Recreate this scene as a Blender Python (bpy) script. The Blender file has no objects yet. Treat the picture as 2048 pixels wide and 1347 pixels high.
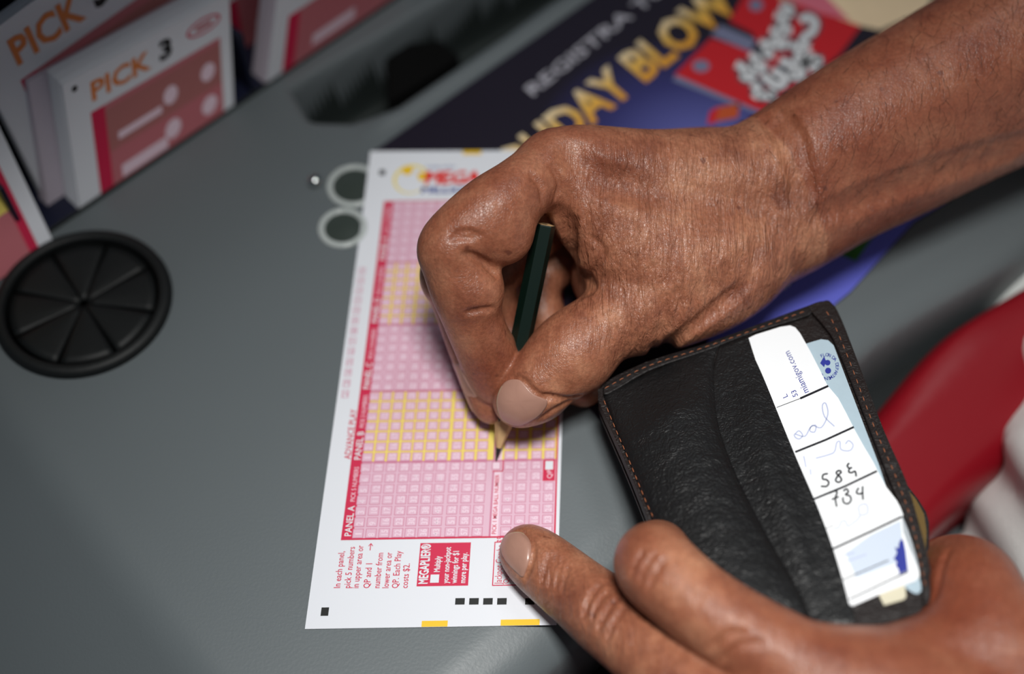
import bpy, bmesh, math, random
import numpy as np
from mathutils import Vector, Matrix
random.seed(7)
S = 0.001                       # everything below is written in millimetres
scn = bpy.context.scene
COL = scn.collection
# ---------------------------------------------------------------- camera
W, H = 2048, 1347
F, D, TH, RHO = 2500.0, 469.0, math.radians(32.5), math.radians(1.2)
CAM = np.array([0, -D*math.sin(TH), D*math.cos(TH)])
fwd = np.array([0, math.sin(TH), -math.cos(TH)])
r0 = np.array([1., 0, 0]); u0 = np.array([0, math.cos(TH), math.sin(TH)])
rgt = r0*math.cos(RHO) + u0*math.sin(RHO); upv = u0*math.cos(RHO) - r0*math.sin(RHO)
def ray(u, v): return fwd + rgt*(u-W/2)/F - upv*(v-H/2)/F
def P(u, v, z=0.0):
    d = ray(u, v); t = (z-CAM[2])/d[2]; return CAM + d*t
def proj(p):
    q = np.asarray(p)-CAM; w = q@fwd
    return (W/2+F*(q@rgt)/w, H/2-F*(q@upv)/w)
# ---------------------------------------------------------------- helpers
def lin(c):
    r = []
    for x in c[:3]:
        x /= 255.0; r.append(x/12.92 if x <= .04045 else ((x+.055)/1.055)**2.4)
    return (*r, 1.0)
def tag(o, label=None, cat=None, group=None, kind=None):
    if label: o['label'] = label
    if cat: o['category'] = cat
    if group: o['group'] = group
    if kind: o['kind'] = kind
    return o
def empty(name, loc, label, cat, group=None):
    o = bpy.data.objects.new(name, None); COL.objects.link(o); o.empty_display_size = .01
    o.location = Vector([float(x)*S for x in loc]); return tag(o, label, cat, group)
def link(name, me, parent=None, mats=()):
    o = bpy.data.objects.new(name, me); COL.objects.link(o)
    for m in mats: me.materials.append(m)
    if parent is not None:
        o.parent = parent; o.matrix_parent_inverse = Matrix.Translation(-parent.location)
    return o
def mesh(name, V, Fc, mats, parent=None, mi=None, smooth=False):
    me = bpy.data.meshes.new(name)
    me.from_pydata([tuple(float(c)*S for c in v) for v in V], [], [tuple(int(i) for i in f) for f in Fc])
    if not isinstance(mats, (list, tuple)): mats = [mats]
    o = link(name, me, parent, mats)
    if mi is not None: me.polygons.foreach_set('material_index', mi)
    if smooth: me.polygons.foreach_set('use_smooth', [True]*len(me.polygons))
    me.update(); return o
class MB:
    """collects shapes for ONE mesh"""
    def __init__(s): s.V = []; s.F = []; s.M = []; s.sm = []
    def add(s, V, Fc, m=0, smooth=False):
        b = len(s.V); s.V += [np.asarray(v, float) for v in V]
        for f in Fc: s.F.append([b+i for i in f]); s.M.append(m); s.sm.append(smooth)
    def prism(s, bot, top, m=0):
        n = len(bot); V = list(bot)+list(top)
        Fc = [list(range(n))[::-1], list(range(n, 2*n))]+[[i, (i+1) % n, n+(i+1) % n, n+i] for i in range(n)]
        s.add(V, Fc, m)
    def tube(s, pts, r, m=0, n=10, closed=False):
        pts = [np.asarray(p, float) for p in pts]; N = len(pts)
        rr = r if hasattr(r, '__len__') else [r]*N
        V = []; ref = np.array([0.13, .31, .94])
        for i, p in enumerate(pts):
            if closed: d = pts[(i+1) % N]-pts[i-1]
            else: d = pts[min(i+1, N-1)]-pts[max(i-1, 0)]
            d = d/np.linalg.norm(d); a = np.cross(d, ref); a /= np.linalg.norm(a); b = np.cross(d, a)
            for k in range(n):
                t = 2*math.pi*k/n; V.append(p+rr[i]*(a*math.cos(t)+b*math.sin(t)))
        Fc = []
        for i in range(N if closed else N-1):
            j = (i+1) % N
            for k in range(n): Fc.append([i*n+k, i*n+(k+1) % n, j*n+(k+1) % n, j*n+k])
        if not closed: Fc += [list(range(n))[::-1], [(N-1)*n+k for k in range(n)]]
        s.add(V, Fc, m, True)
    def build(s, name, mats, parent=None, bevel=0):
        o = mesh(name, s.V, s.F, mats, parent, s.M)
        o.data.polygons.foreach_set('use_smooth', s.sm)
        if bevel:
            b = o.modifiers.new('bevel', 'BEVEL'); b.width = bevel*S; b.segments = 3; b.limit_method = 'ANGLE'; b.angle_limit = .7
            for p in o.data.polygons: p.use_smooth = True
            w = o.modifiers.new('wn', 'WEIGHTED_NORMAL'); w.keep_sharp = True
        return o
def nodes(name):
    m = bpy.data.materials.new(name); m.use_nodes = True; nt = m.node_tree
    return m, nt, nt.nodes['Principled BSDF']
def mat(name, rgb, rough=.5, spec=.5, metal=0, bump=None, var=None, coat=0):
    """rgb 0-255; bump=(scale 1/m, distance mm, detail); var=(scale, amount)"""
    m, nt, b = nodes(name); c = lin(rgb)
    b.inputs['Base Color'].default_value = c; b.inputs['Roughness'].default_value = rough
    b.inputs['Specular IOR Level'].default_value = spec; b.inputs['Metallic'].default_value = metal
    b.inputs['Coat Weight'].default_value = coat
    tc = nt.nodes.new('ShaderNodeTexCoord')
    if bump:
        n = nt.nodes.new('ShaderNodeTexNoise'); n.inputs['Scale'].default_value = bump[0]; n.inputs['Detail'].default_value = bump[2] if len(bump) > 2 else 3
        bp = nt.nodes.new('ShaderNodeBump'); bp.inputs['Distance'].default_value = bump[1]*S; bp.inputs['Strength'].default_value = 1
        nt.links.new(tc.outputs['Object'], n.inputs['Vector']); nt.links.new(n.outputs['Fac'], bp.inputs['Height']); nt.links.new(bp.outputs['Normal'], b.inputs['Normal'])
    if var:
        n = nt.nodes.new('ShaderNodeTexNoise'); n.inputs['Scale'].default_value = var[0]; n.inputs['Detail'].default_value = 4
        mx = nt.nodes.new('ShaderNodeMix'); mx.data_type = 'RGBA'
        mx.inputs[6].default_value = tuple(x*(1-var[1]) for x in c[:3])+(1,); mx.inputs[7].default_value = tuple(min(1, x*(1+var[1])) for x in c[:3])+(1,)
        nt.links.new(tc.outputs['Object'], n.inputs['Vector']); nt.links.new(n.outputs['Fac'], mx.inputs[0]); nt.links.new(mx.outputs[2], b.inputs['Base Color'])
    return m
_tc = {}
def text2d(txt, size=1.0, bold=0.0, sx=1.0, space=1.0):
    """triangulated text outline in its own plane: (Nx2 verts, faces, width)"""
    key = (txt, bold, space)
    if key not in _tc:
        c = bpy.data.curves.new('t', 'FONT'); c.body = txt; c.size = 1; c.offset = bold; c.resolution_u = 2; c.space_character = space
        o = bpy.data.objects.new('t', c); COL.objects.link(o)
        dg = bpy.context.evaluated_depsgraph_get(); dg.update()
        me = o.evaluated_get(dg).to_mesh()
        V = np.array([v.co[:2] for v in me.vertices]) if len(me.vertices) else np.zeros((0, 2)); Fc = [list(p.vertices) for p in me.polygons]
        o.evaluated_get(dg).to_mesh_clear(); bpy.data.objects.remove(o); bpy.data.curves.remove(c)
        _tc[key] = (V, Fc)
    V, Fc = _tc[key]; V = V*size; V = V*np.array([sx, 1])
    return V, Fc, (V[:, 0].max() if len(V) else 0)
def ribbon(pts, w):
    """flat 2-D stroke as quads"""
    p = np.array(pts, float); n = len(p); V = []
    for i in range(n):
        d = p[min(i+1, n-1)]-p[max(i-1, 0)]; d /= (np.linalg.norm(d)+1e-9); q = np.array([-d[1], d[0]])*w/2
        V += [p[i]+q, p[i]-q]
    return V, [[2*i, 2*i+1, 2*i+3, 2*i+2] for i in range(n-1)]
def spline(pts, sub=6):
    p = [np.asarray(x, float) for x in pts]; p = [2*p[0]-p[1]]+p+[2*p[-1]-p[-2]]; out = []
    for i in range(1, len(p)-2):
        for k in range(sub):
            t = k/sub; a, b, c, d = p[i-1:i+3]
            out.append(.5*((2*b)+(c-a)*t+(2*a-5*b+4*c-d)*t*t+(3*b-a-3*c+d)*t**3))
    out.append(p[-2]); return out
# ---------------------------------------------------------------- play counter (moulded grey station)
M_grey = mat('grey moulded plastic', (98, 105, 108), .40, .4, bump=(900, .05, 2), var=(9, .06))
M_red = mat('red plastic', (132, 8, 24), .4, .4)
M_blk = mat('black rubber', (17, 20, 21), .55, .35, bump=(300, .1))
M_tray_shade = mat('tray shade grey', (42, 48, 47), .5, .3)  # darker than the counter grey: shade painted into the recess
M_dark = mat('dark cavity plastic', (26, 30, 31), .6, .3)
M_navy = mat('navy plastic', (22, 26, 48), .45, .4)
counter = empty('play_counter', P(1024, 673), 'grey moulded plastic play counter with a rounded front edge and red front panel', 'counter')
def pl_dist(X, Y, pts):
    """unsigned distance and side (+ = left of the polyline) of grid points"""
    best = np.full(X.shape, 1e9); side = np.zeros(X.shape)
    for a, b in zip(pts[:-1], pts[1:]):
        ab = b-a; L = ab@ab; t = np.clip(((X-a[0])*ab[0]+(Y-a[1])*ab[1])/L, 0, 1)
        dx = X-(a[0]+t*ab[0]); dy = Y-(a[1]+t*ab[1]); d = np.hypot(dx, dy)
        s = np.sign(ab[0]*dy-ab[1]*dx); m = d < best; best[m] = d[m]; side[m] = s[m]
    return best*side
def sdpoly(X, Y, pts):
    best = np.full(X.shape, 1e9); ins = np.zeros(X.shape, bool); n = len(pts)
    for i in range(n):
        a, b = pts[i], pts[(i+1) % n]; ab = b-a; t = np.clip(((X-a[0])*ab[0]+(Y-a[1])*ab[1])/(ab@ab), 0, 1)
        best = np.minimum(best, np.hypot(X-(a[0]+t*ab[0]), Y-(a[1]+t*ab[1])))
        c = ((a[1] > Y) != (b[1] > Y)) & (X < (b[0]-a[0])*(Y-a[1])/(b[1]-a[1]+1e-12)+a[0]); ins ^= c
    return np.where(ins, -best, best)
def sstep(a, b, x):
    t = np.clip((x-a)/(b-a), 0, 1); return t*t*(3-2*t)
edge = [P(*q)[:2] for q in spline([(700, 1720), (1000, 1432), (1120, 1322), (1310, 1140), (1520, 915), (1740, 695), (1960, 552), (2200, 420), (2600, 230)], 6)]
lefted = [P(*q)[:2] for q in spline([(-500, -200), (-260, 330), (-60, 700), (80, 900), (240, 1120), (430, 1370), (700, 1720)], 6)]
g = 2.0
xs = np.arange(-330, 420, g); ys = np.arange(-230, 420, g); X, Y = np.meshgrid(xs, ys, indexing='ij')
de = pl_dist(X, Y, edge)      # + inside
dl = -pl_dist(X, Y, lefted)   # + outside (lower left)
Z = np.zeros_like(X)
t = np.clip(1-de/17, 0, 1); Z -= 10*(1-np.sqrt(np.clip(1-t*t, 0, 1)))
q_ = np.clip((27-de)/10, 0, 1); Z -= .10*np.maximum(27-de, 0)*q_*q_                       # faint raised bead behind the rounded front edge
Z = np.where(de < 0, -10-np.minimum(70, -de*12), Z)
dd = np.maximum(dl+6, 0); Z -= np.where(dd < 14, dd*dd/28*.75, 5.25+(dd-14)*.75)*.8
tray = [P(*q)[:2] for q in [(588, 176), (760, 78), (905, -10), (1140, -140), (1320, -130), (1095, 5), (1010, 66), (900, 140), (790, 214), (700, 242), (622, 236)]]
dt = sdpoly(X, Y, tray); Z -= 34*(1-sstep(-5, 2, dt))
rid = pl_dist(X, Y, [P(*q)[:2] for q in [(640, 318), (1160, -15), (1500, -240)]])
Z += 2.2*np.exp(-(rid/5.0)**2)*sstep(-1, 6, dt)*sstep(0, 18, np.where(X > P(700, 270)[0], X-P(700, 270)[0], 0))
n0, n1 = X.shape; V = np.stack([X, Y, Z], -1).reshape(-1, 3)
Fc = [(i*n1+j, (i+1)*n1+j, (i+1)*n1+j+1, i*n1+j+1) for i in range(n0-1) for j in range(n1-1)]
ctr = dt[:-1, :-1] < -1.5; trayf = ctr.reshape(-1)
top = mesh('counter_top', V, [f for f, t_ in zip(Fc, trayf) if not t_], M_grey, counter, smooth=True)
mesh('tray_shade_faces', V, [f for f, t_ in zip(Fc, trayf) if t_], M_tray_shade, counter, smooth=True)  # recess faces of the counter, their shade put in as colour
# red front panel below the lip
mb = MB(); E = [np.array([*e, 0]) for e in edge]; rows = []
prof = [(15, -32), (17, -26), (21, -22), (28, -22), (50, -26), (57, -29), (60, -38), (61, -120), (61, -600)]
for i, e in enumerate(E):
    d = E[min(i+1, len(E)-1)]-E[max(i-1, 0)]; nrm = np.array([d[1], -d[0], 0]); nrm /= np.linalg.norm(nrm)
    w_ = float(sstep(122, 178, e[0])); rows.append([e+nrm*(a-(9*w_ if a < 25 else 0))+np.array([0, 0, z+(9*w_ if a < 25 else 0)]) for a, z in prof])
n = len(prof); V = [p for r in rows for p in r]
mb.add(V, [[i*n+k, (i+1)*n+k, (i+1)*n+k+1, i*n+k+1] for i in range(len(rows)-1) for k in range(n-1)], 0, True)
mb.build('front_panel', M_red, counter)
mb = MB(); V = []
for i, e in enumerate(E):
    d = E[min(i+1, len(E)-1)]-E[max(i-1, 0)]; nrm = np.array([d[1], -d[0], 0]); nrm /= np.linalg.norm(nrm)
    V += [e+nrm*1-np.array([0, 0, 40]), e+nrm*22-np.array([0, 0, 40])]
mb.add(V, [[2*i, 2*i+1, 2*i+3, 2*i+2] for i in range(len(E)-1)]); mb.build('gap_seal', M_dark, counter)
# black insert lying in the tray
mb = MB()
q = [P(770, 88, -12)[:2], P(880, 78, -12)[:2], P(922, 112, -12)[:2], P(862, 152, -12)[:2], P(775, 205, -12)[:2]]
mb.prism([np.array([*a, -33.5]) for a in q], [np.array([*a, -12]) for a in q])
o = mb.build('sponge_pad', mat('black foam', (12, 12, 12), .9, .1), None, bevel=1.5); tag(o, 'black block lying in the recessed tray of the counter beside the poster', 'pad')
# black rubber cable grommet
gc = P(168, 607); gro = empty('cable_grommet', gc, 'round black rubber grommet with pie-cut flaps in the grey counter, left', 'grommet')
def lathe(mb, c, prof, n=64, m=0):
    V = [np.array([c[0]+r*math.cos(2*math.pi*k/n), c[1]+r*math.sin(2*math.pi*k/n), c[2]+z]) for r, z in prof for k in range(n)]
    mb.add(V, [[i*n+k, i*n+(k+1) % n, (i+1)*n+(k+1) % n, (i+1)*n+k] for i in range(len(prof)-1) for k in range(n)], m, True)
R = 33.5
mb = MB(); lathe(mb, gc, [(R-.5, .05), (R, 1), (R-.4, 2.6), (R-1.6, 3.6), (R-3.5, 3.9), (R-4.6, 3.2), (R-5, 1.8), (R-5, .2)])
mb.build('rim', M_blk, gro)
for k in range(8):
    mb = MB(); a0 = math.radians(-8+45*k+1.2); a1 = a0+math.radians(42.6); V = []; nr, na = 8, 8
    for i in range(nr+1):
        r = 1.6+(R-6.3-1.6)*i/nr
        for j in range(na+1):
            a = a0+(a1-a0)*j/na; V.append(np.array([gc[0]+r*math.cos(a), gc[1]+r*math.sin(a), 1.2-1.1*(1-i/nr)**2+.5*math.sin(math.pi*j/na)]))
    mb.add(V, [[i*(na+1)+j, (i+1)*(na+1)+j, (i+1)*(na+1)+j+1, i*(na+1)+j+1] for i in range(nr) for j in range(na)], 0, True)
    o = mb.build('flap', M_blk, gro); so = o.modifiers.new('s', 'SOLIDIFY'); so.thickness = .8*S
mb = MB(); lathe(mb, gc, [(R-4, .15), (0.01, .15)]); mb.build('cable_hole', mat('black void', (3, 3, 3), .9, 0), gro)
# ---------------------------------------------------------------- lottery playslip
TC = [P(610, 1258)[:2], P(1113, 1250)[:2], P(1139, 307)[:2], P(742, 312)[:2]]   # BL BR TR TL
TW, THt = 82.5, 203.0
def tz(a, b):
    s = np.clip((b-.72)/.28, 0, 1); return .45+2.6*s*s*(1-.35*a)
def T(U, Vv, dz=0.0):
    a, b = U/TW, Vv/THt
    p = (1-b)*((1-a)*TC[0]+a*TC[1])+b*((1-a)*TC[3]+a*TC[2]); return np.array([p[0], p[1], tz(a, b)+dz])
def tk(u, v):
    a, b = .5, .5
    for _ in range(12):
        f0 = np.array(proj(T(a*TW, b*THt)))-(u, v); e = 1e-4
        J = np.stack([(np.array(proj(T((a+e)*TW, b*THt)))-(u, v)-f0)/e, (np.array(proj(T(a*TW, (b+e)*THt)))-(u, v)-f0)/e], 1)
        d = np.linalg.solve(J, f0); a -= d[0]; b -= d[1]
    return np.array([a*TW, b*THt])
M_paper = mat('slip paper', (226, 229, 236), .6, .3, bump=(1500, .02))
M_pred = mat('red ink', (206, 40, 78), .55, .3)
M_pink = mat('pink ink', (224, 184, 203), .6, .3)
M_cell = mat('rose ink', (205, 126, 155), .6, .3)
M_lite = mat('pale pink ink', (240, 214, 228), .6, .3)
M_yel = mat('yellow ink', (240, 218, 110), .6, .3)
M_bki = mat('black ink', (22, 24, 24), .5, .3)
M_logor = mat('logo red ink', (226, 48, 40), .5, .3)
M_logob = mat('logo blue ink', (48, 70, 150), .5, .3)
M_gold = mat('marker gold ink', (240, 196, 40), .5, .3)
TM = [M_paper, M_pred, M_pink, M_cell, M_lite, M_yel, M_bki, M_logor, M_logob, M_gold]
class Print(MB):
    def __init__(s, mapf, step=8.0): super().__init__(); s.map = mapf; s.step = step
    def rect(s, x0, y0, x1, y1, m, dz):
        nx = max(1, int(math.ceil(abs(x1-x0)/s.step))); ny = max(1, int(math.ceil(abs(y1-y0)/s.step)))
        V = [s.map(x0+(x1-x0)*i/nx, y0+(y1-y0)*j/ny, dz) for i in range(nx+1) for j in range(ny+1)]
        s.add(V, [[i*(ny+1)+j, (i+1)*(ny+1)+j, (i+1)*(ny+1)+j+1, i*(ny+1)+j+1] for i in range(nx) for j in range(ny)], m)
    def frame(s, x0, y0, x1, y1, w, m, dz):
        s.rect(x0, y0, x1, y0+w, m, dz); s.rect(x0, y1-w, x1, y1, m, dz); s.rect(x0, y0+w, x0+w, y1-w, m, dz); s.rect(x1-w, y0+w, x1, y1-w, m, dz)
    def poly(s, pts, m, dz): s.add([s.map(x, y, dz) for x, y in pts], [list(range(len(pts)))], m)
    def disc(s, x, y, r, m, dz, ry=None, n=28): s.poly([(x+r*math.cos(2*math.pi*k/n), y+(ry or r)*math.sin(2*math.pi*k/n)) for k in range(n)], m, dz)
    def stroke(s, pts, w, m, dz):
        V, Fc = ribbon(pts, w); s.add([s.map(*v, dz) for v in V], Fc, m)
    def text(s, txt, x, y, size, ang, m, dz, bold=0, sx=1, space=1, fit=None, shear=0):
        V, Fc, w = text2d(txt, size, min(bold, .012), sx, space)
        if fit and w: V = V*np.array([fit/w, 1])
        a = math.radians(ang); c, q = math.cos(a), math.sin(a)
        s.add([s.map(x+c*(p[0]+shear*p[1])-q*p[1], y+q*(p[0]+shear*p[1])+c*p[1], dz) for p in V], Fc, m)
tp = Print(T)
nx, ny = 20, 48
V = [T(TW*i/nx, THt*j/ny) for i in range(nx+1) for j in range(ny+1)]
tp.add(V, [[i*(ny+1)+j, (i+1)*(ny+1)+j, (i+1)*(ny+1)+j+1, i*(ny+1)+j+1] for i in range(nx) for j in range(ny)], 0, True)
V = [T(TW*i/nx, THt*j/ny, -.12) for i in range(nx+1) for j in range(ny+1)]
tp.add(V, [[i*(ny+1)+j, i*(ny+1)+j+1, (i+1)*(ny+1)+j+1, (i+1)*(ny+1)+j] for i in range(nx) for j in range(ny)], 0, True)
# panel layout in slip millimetres
xL = (tk(682, 1078)[0]+tk(768, 403)[0])/2; xS = xL+4.1; xR = (tk(1108, 1068)[0]+tk(1118, 905)[0])/2
yb = [tk(694, 1078)[1], tk(706, 925)[1], tk(730, 783)[1], tk(748, 650)[1], tk(764, 525)[1], tk(780, 403)[1]]
cx = [tk(u, 1066)[0] for u in (716, 742, 768, 795, 820, 846, 871, 900, 927, 954)]
mx_ = [tk(u, 1066)[0] for u in (1011, 1038, 1067, 1094)]
xsep = tk(979, 1070)[0]; xlab = tk(990, 1000)[0]
cw = 3.7
for k in range(5):
    y0, y1 = yb[k], yb[k+1]; h = y1-y0; yl = k % 2 == 1
    tp.rect(xL, y0, xS, y1, 1, .05)
    tp.rect(xS, y0, xR, y1, 5 if yl else 2, .05)
    tp.rect(xS, y0-.25, xR, y0+.35, 3 if k else 1, .08)
    tp.text('PANEL %s' % 'ABCDE'[k], xL+3.3, y0+1.0, 3.3, 90, 0, .10, bold=.03, sx=.8, fit=11.5)
    tp.text('PICK 5 NUMBERS', xL+3.1, y0+14, 2.3, 90, 4, .10, sx=.8, fit=13.5)
    ch = h/7.0
    for j, x in enumerate(cx):
        for i in range(7):
            yy = y0+ch*(i+.5); nmb = j*7+i+1
            tp.rect(x-cw/2, yy-ch*.42, x+cw/2, yy+ch*.42, 3, .08); tp.rect(x-cw/2+.22, yy-ch*.42+.22, x+cw/2-.22, yy+ch*.42-.22, 2, .11)
            tp.text(str(nmb), x+1.2, yy-ch*.30, 3.1, 90, 4 if j < 3 else 4, .14, bold=.035, fit=min(ch*.6, 1.35*len(str(nmb))))
    tp.rect(xsep-.3, y0, xsep+.35, y1-4, 3, .09); tp.rect(xsep+.38, y0+.3, xlab+1.6, y1-4.5, 4, .10)
    tp.rect(xsep-.3, y1-4.4, xlab+2.3, y1-4.0, 1, .12); tp.rect(xlab+1.9, y1-4.2, xlab+2.3, y1, 1, .12)
    tp.rect(xlab-1.8, y1-3.6, xlab+1.3, y1-.4, 3, .10); tp.rect(xlab-1.5, y1-3.3, xlab+1.0, y1-.7, 4, .13)
    tp.text('PICK 1 MEGA BALL NUMBER', xlab+1.0, y0+1, 2.1, 90, 1, .13, bold=.02, fit=h-6.5)
    for j, x in enumerate(mx_):
        for i in range(7):
            if j == 3 and i >= 5: continue
            nmb = j*7+i+1; yy = y0+ch*(i+.5)
            tp.rect(x-cw/2, yy-ch*.42, x+cw/2, yy+ch*.42, 3, .08); tp.rect(x-cw/2+.22, yy-ch*.42+.22, x+cw/2-.22, yy+ch*.42-.22, 2, .11)
            tp.text(str(nmb), x+1.2, yy-ch*.30, 3.1, 90, 4, .14, bold=.04, fit=min(ch*.6, 1.35*len(str(nmb))))
    x = mx_[3]; tp.rect(x-2.2, y1-2*ch+.1, x+2.1, y1, 1, .12); tp.rect(x-1.4, y1-ch+.3, x+1.4, y1-.5, 0, .16)
    tp.text('QP', x+1.1, y1-2*ch+.9, 2.6, 90, 4, .16)
tp.rect(xL, yb[0]-.3, xR, yb[0]+.3, 1, .13); tp.rect(xR-.5, yb[0], xR+.1, yb[5], 1, .13); tp.rect(xL, yb[5]-.3, xR, yb[5]+.15, 1, .13)
# advance play column
ax = xL-3.6; a0 = tk(688, 918)
tp.text('ADVANCE PLAY', a0[0]+2.3, a0[1], 3.3, 90, 1, .06, bold=.03, fit=tk(705, 818)[1]-a0[1])
for i in range(13):
    yy = tk(706, 795)[1]+4.6*i; tp.frame(ax-2.9, yy, ax-.4, yy+3.2, .25, 3, .06); tp.text(str(i+2), ax-.8, yy+.6, 2.2, 90, 3, .08, fit=1.9)
# instructions
for u, s_, vtop in ((680, 'In each panel,', 1102), (700, 'pick 5 numbers', 1093), (717, 'in upper area or', 1090), (739, 'QP and 1', 1126), (759, 'number from', 1105), (777, 'lower area or', 1104), (796, 'QP. Each Play', 1101), (815, 'costs $2.', 1126)):
    a = tk(u, 1176); b = tk(u+6, vtop); tp.text(s_, a[0], a[1], 3.1, 90, 1, .06, bold=.008, fit=b[1]-a[1])
a = tk(740, 1100); b = tk(742, 1086); tp.stroke([a, b], .3, 1, .06); tp.stroke([b-(.7, 1), b, b+(.7, -1)], .3, 1, .07)
a = tk(833, 1172); b = tk(942, 1084); tp.rect(a[0], a[1], b[0], b[1], 1, .06)
for u, s_, vb, vt, sz, bo in ((854, 'MEGAPLIER®', 1168, 1088, 4.4, .006), (879, 'Multiply', 1144, 1112, 2.9, .015), (896, 'your non-jackpot', 1166, 1094, 2.9, .015), (913, 'winnings for $1', 1166, 1102, 2.9, .015), (930, 'more per play.', 1166, 1105, 2.9, .015)):
    a = tk(u, vb); b = tk(u+2, vt)
    for q_ in range(3 if sz > 4 else 2): tp.text(s_, a[0]+.13*q_, a[1]+.08*q_, sz, 90, 0, .10+.02*q_, fit=b[1]-a[1])
a = tk(860, 1165); tp.rect(a[0], a[1], a[0]+2.9, a[1]+2.9, 0, .14)
a = tk(984, 1171); b = tk(1104, 1081); tp.frame(a[0], a[1], b[0], b[1], .35, 1, .06)
a = tk(1003, 1167); tp.text('Jackpot Combo $5', a[0], a[1], 3.5, 90, 1, .07, fit=17.0)
a = tk(1017, 1167); tp.text('Quick Pick', a[0], a[1], 2.7, 90, 1, .07, fit=9.5)
a = tk(1030, 1160); tp.frame(a[0], a[1], a[0]+3.4, a[1]+3.4, .3, 1, .07)
for u in (910, 938, 966, 994, 1050, 1079): a = tk(u, 1208.5); tp.rect(a[0], a[1], a[0]+3.15, a[1]+2.25, 6, .07)
a = tk(641, 1231); tp.rect(a[0], a[1], a[0]+2.5, a[1]+2.9, 6, .07)
a = tk(764, 350); tp.rect(a[0]-1.2, a[1], a[0]+1.2, a[1]+2.6, 6, .07)
tp.rect(tk(843, 1250)[0], .05, tk(895, 1250)[0], 2.1, 9, .07); tp.rect(tk(1001, 1250)[0], .05, tk(1079, 1250)[0], 2.1, 9, .07)
tp.rect(tk(925, 313)[0], THt-2.0, tk(962, 313)[0], THt-.05, 9, .07)
# printed emblem: gold ball with stars, red and blue words
c = tk(822, 358); tp.disc(c[0], c[1], 7.3, 5, .06); tp.disc(c[0]+.3, c[1]-.4, 6.3, 0, .08); tp.disc(c[0]-1.8, c[1]+4.3, 2.3, 9, .10); tp.disc(c[0]+4.2, c[1]+1.2, 2.2, 9, .10)
a = tk(846, 369); b = tk(962, 369); [tp.text('MEGA', a[0]+.35*q_, a[1]+.2*q_, 9.0, 0, 7, .12+.02*q_, fit=b[0]-a[0]-1) for q_ in range(4)]
a = tk(840, 387); b = tk(966, 384); [tp.text('MILLIONS', a[0]+.2*q_, a[1]+.1*q_, 4.6, 0, 8, .12+.02*q_, fit=b[0]-a[0]-.5) for q_ in range(3)]
a = tk(852, 337); tp.text('FLORIDA LOTTERY', a[0], a[1], 2.0, 0, 8, .12, fit=12)
slip = tp.build('lottery_playslip', TM); tag(slip, 'red, pink and yellow number playslip flat on the counter under the pencil tip', 'playslip')
# ---------------------------------------------------------------- pencil
tip = P(992, 922, .75); end = P(1090, 448, 60); ax_ = (end-tip)/np.linalg.norm(end-tip); Lp = np.linalg.norm(end-tip)
M_green = mat('dark green lacquer', (7, 26, 20), .36, .4, coat=.1); M_wood = mat('pencil wood', (206, 170, 122), .6, .3, bump=(1500, .1), var=(600, .12)); M_lead = mat('graphite', (38, 38, 40), .35, .5)
pen = empty('pencil', tip, 'short dark green hexagonal pencil held upright against the playslip', 'pencil')
e1 = np.cross(ax_, [0, 0, 1]); e1 /= np.linalg.norm(e1); e2 = np.cross(ax_, e1)
def ring(s, r, n=6, ph=.26): return [tip+ax_*s+r*(e1*math.cos(ph+2*math.pi*k/n)+e2*math.sin(ph+2*math.pi*k/n)) for k in range(n)]
mb = MB(); n = 48; V = []
def hexr(k, R=3.75): a = (k/n*6) % 1; return R*math.cos(math.pi/6)/math.cos((a-.5)*math.pi/3)
def hx(s, k, sc=1): t = .26+2*math.pi*k/n; return tip+ax_*s+sc*hexr(k)*(e1*math.cos(t)+e2*math.sin(t))
scal = [15.0+1.6*abs(math.sin(3*2*math.pi*k/n+.4))+.5*math.sin(7.3*k) for k in range(n)]
V = [hx(scal[k], k, .97) for k in range(n)]+[hx(scal[k]+.5, k) for k in range(n)]+[hx(Lp-.4, k) for k in range(n)]+[hx(Lp, k, .93) for k in range(n)]
mb.add(V, [[i*n+k, i*n+(k+1) % n, (i+1)*n+(k+1) % n, (i+1)*n+k] for i in range(3) for k in range(n)])
mb.build('lacquered_shaft', M_green, pen)
mb = MB(); V = [hx(17.5, k, .95) for k in range(n)]+[hx(scal[k]-.1, k, .965) for k in range(n)]+[p for p in ring(5.2, 1.05, n, .26)]
mb.add(V, [[i*n+k, i*n+(k+1) % n, (i+1)*n+(k+1) % n, (i+1)*n+k] for i in range(2) for k in range(n)], 0, True)
mb.build('sharpened_wood', M_wood, pen); mb = MB(); V = [hx(Lp-.05, k, .94) for k in range(n)]+[p for p in ring(Lp+.02, 1.0, n, .26)]
mb.add(V, [[k, (k+1) % n, n+(k+1) % n, n+k] for k in range(n)]); mb.build('flat_end', M_wood, pen)
mb = MB(); V = ring(5.25, 1.04, 16)+ring(.5, .3, 16)+ring(0, .12, 16); mb.add(V, [[i*16+k, i*16+(k+1) % 16, (i+1)*16+(k+1) % 16, (i+1)*16+k] for i in range(2) for k in range(16)]+[list(range(32, 48))], 0, True)
mb.build('graphite_point', M_lead, pen); mb = MB(); V = ring(Lp-.3, .99, 16)+ring(Lp+.04, .99, 16); mb.add(V, [[k, (k+1) % 16, 16+(k+1) % 16, 16+k] for k in range(16)]+[list(range(16, 32))])
mb.build('graphite_core', M_lead, pen)
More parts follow.
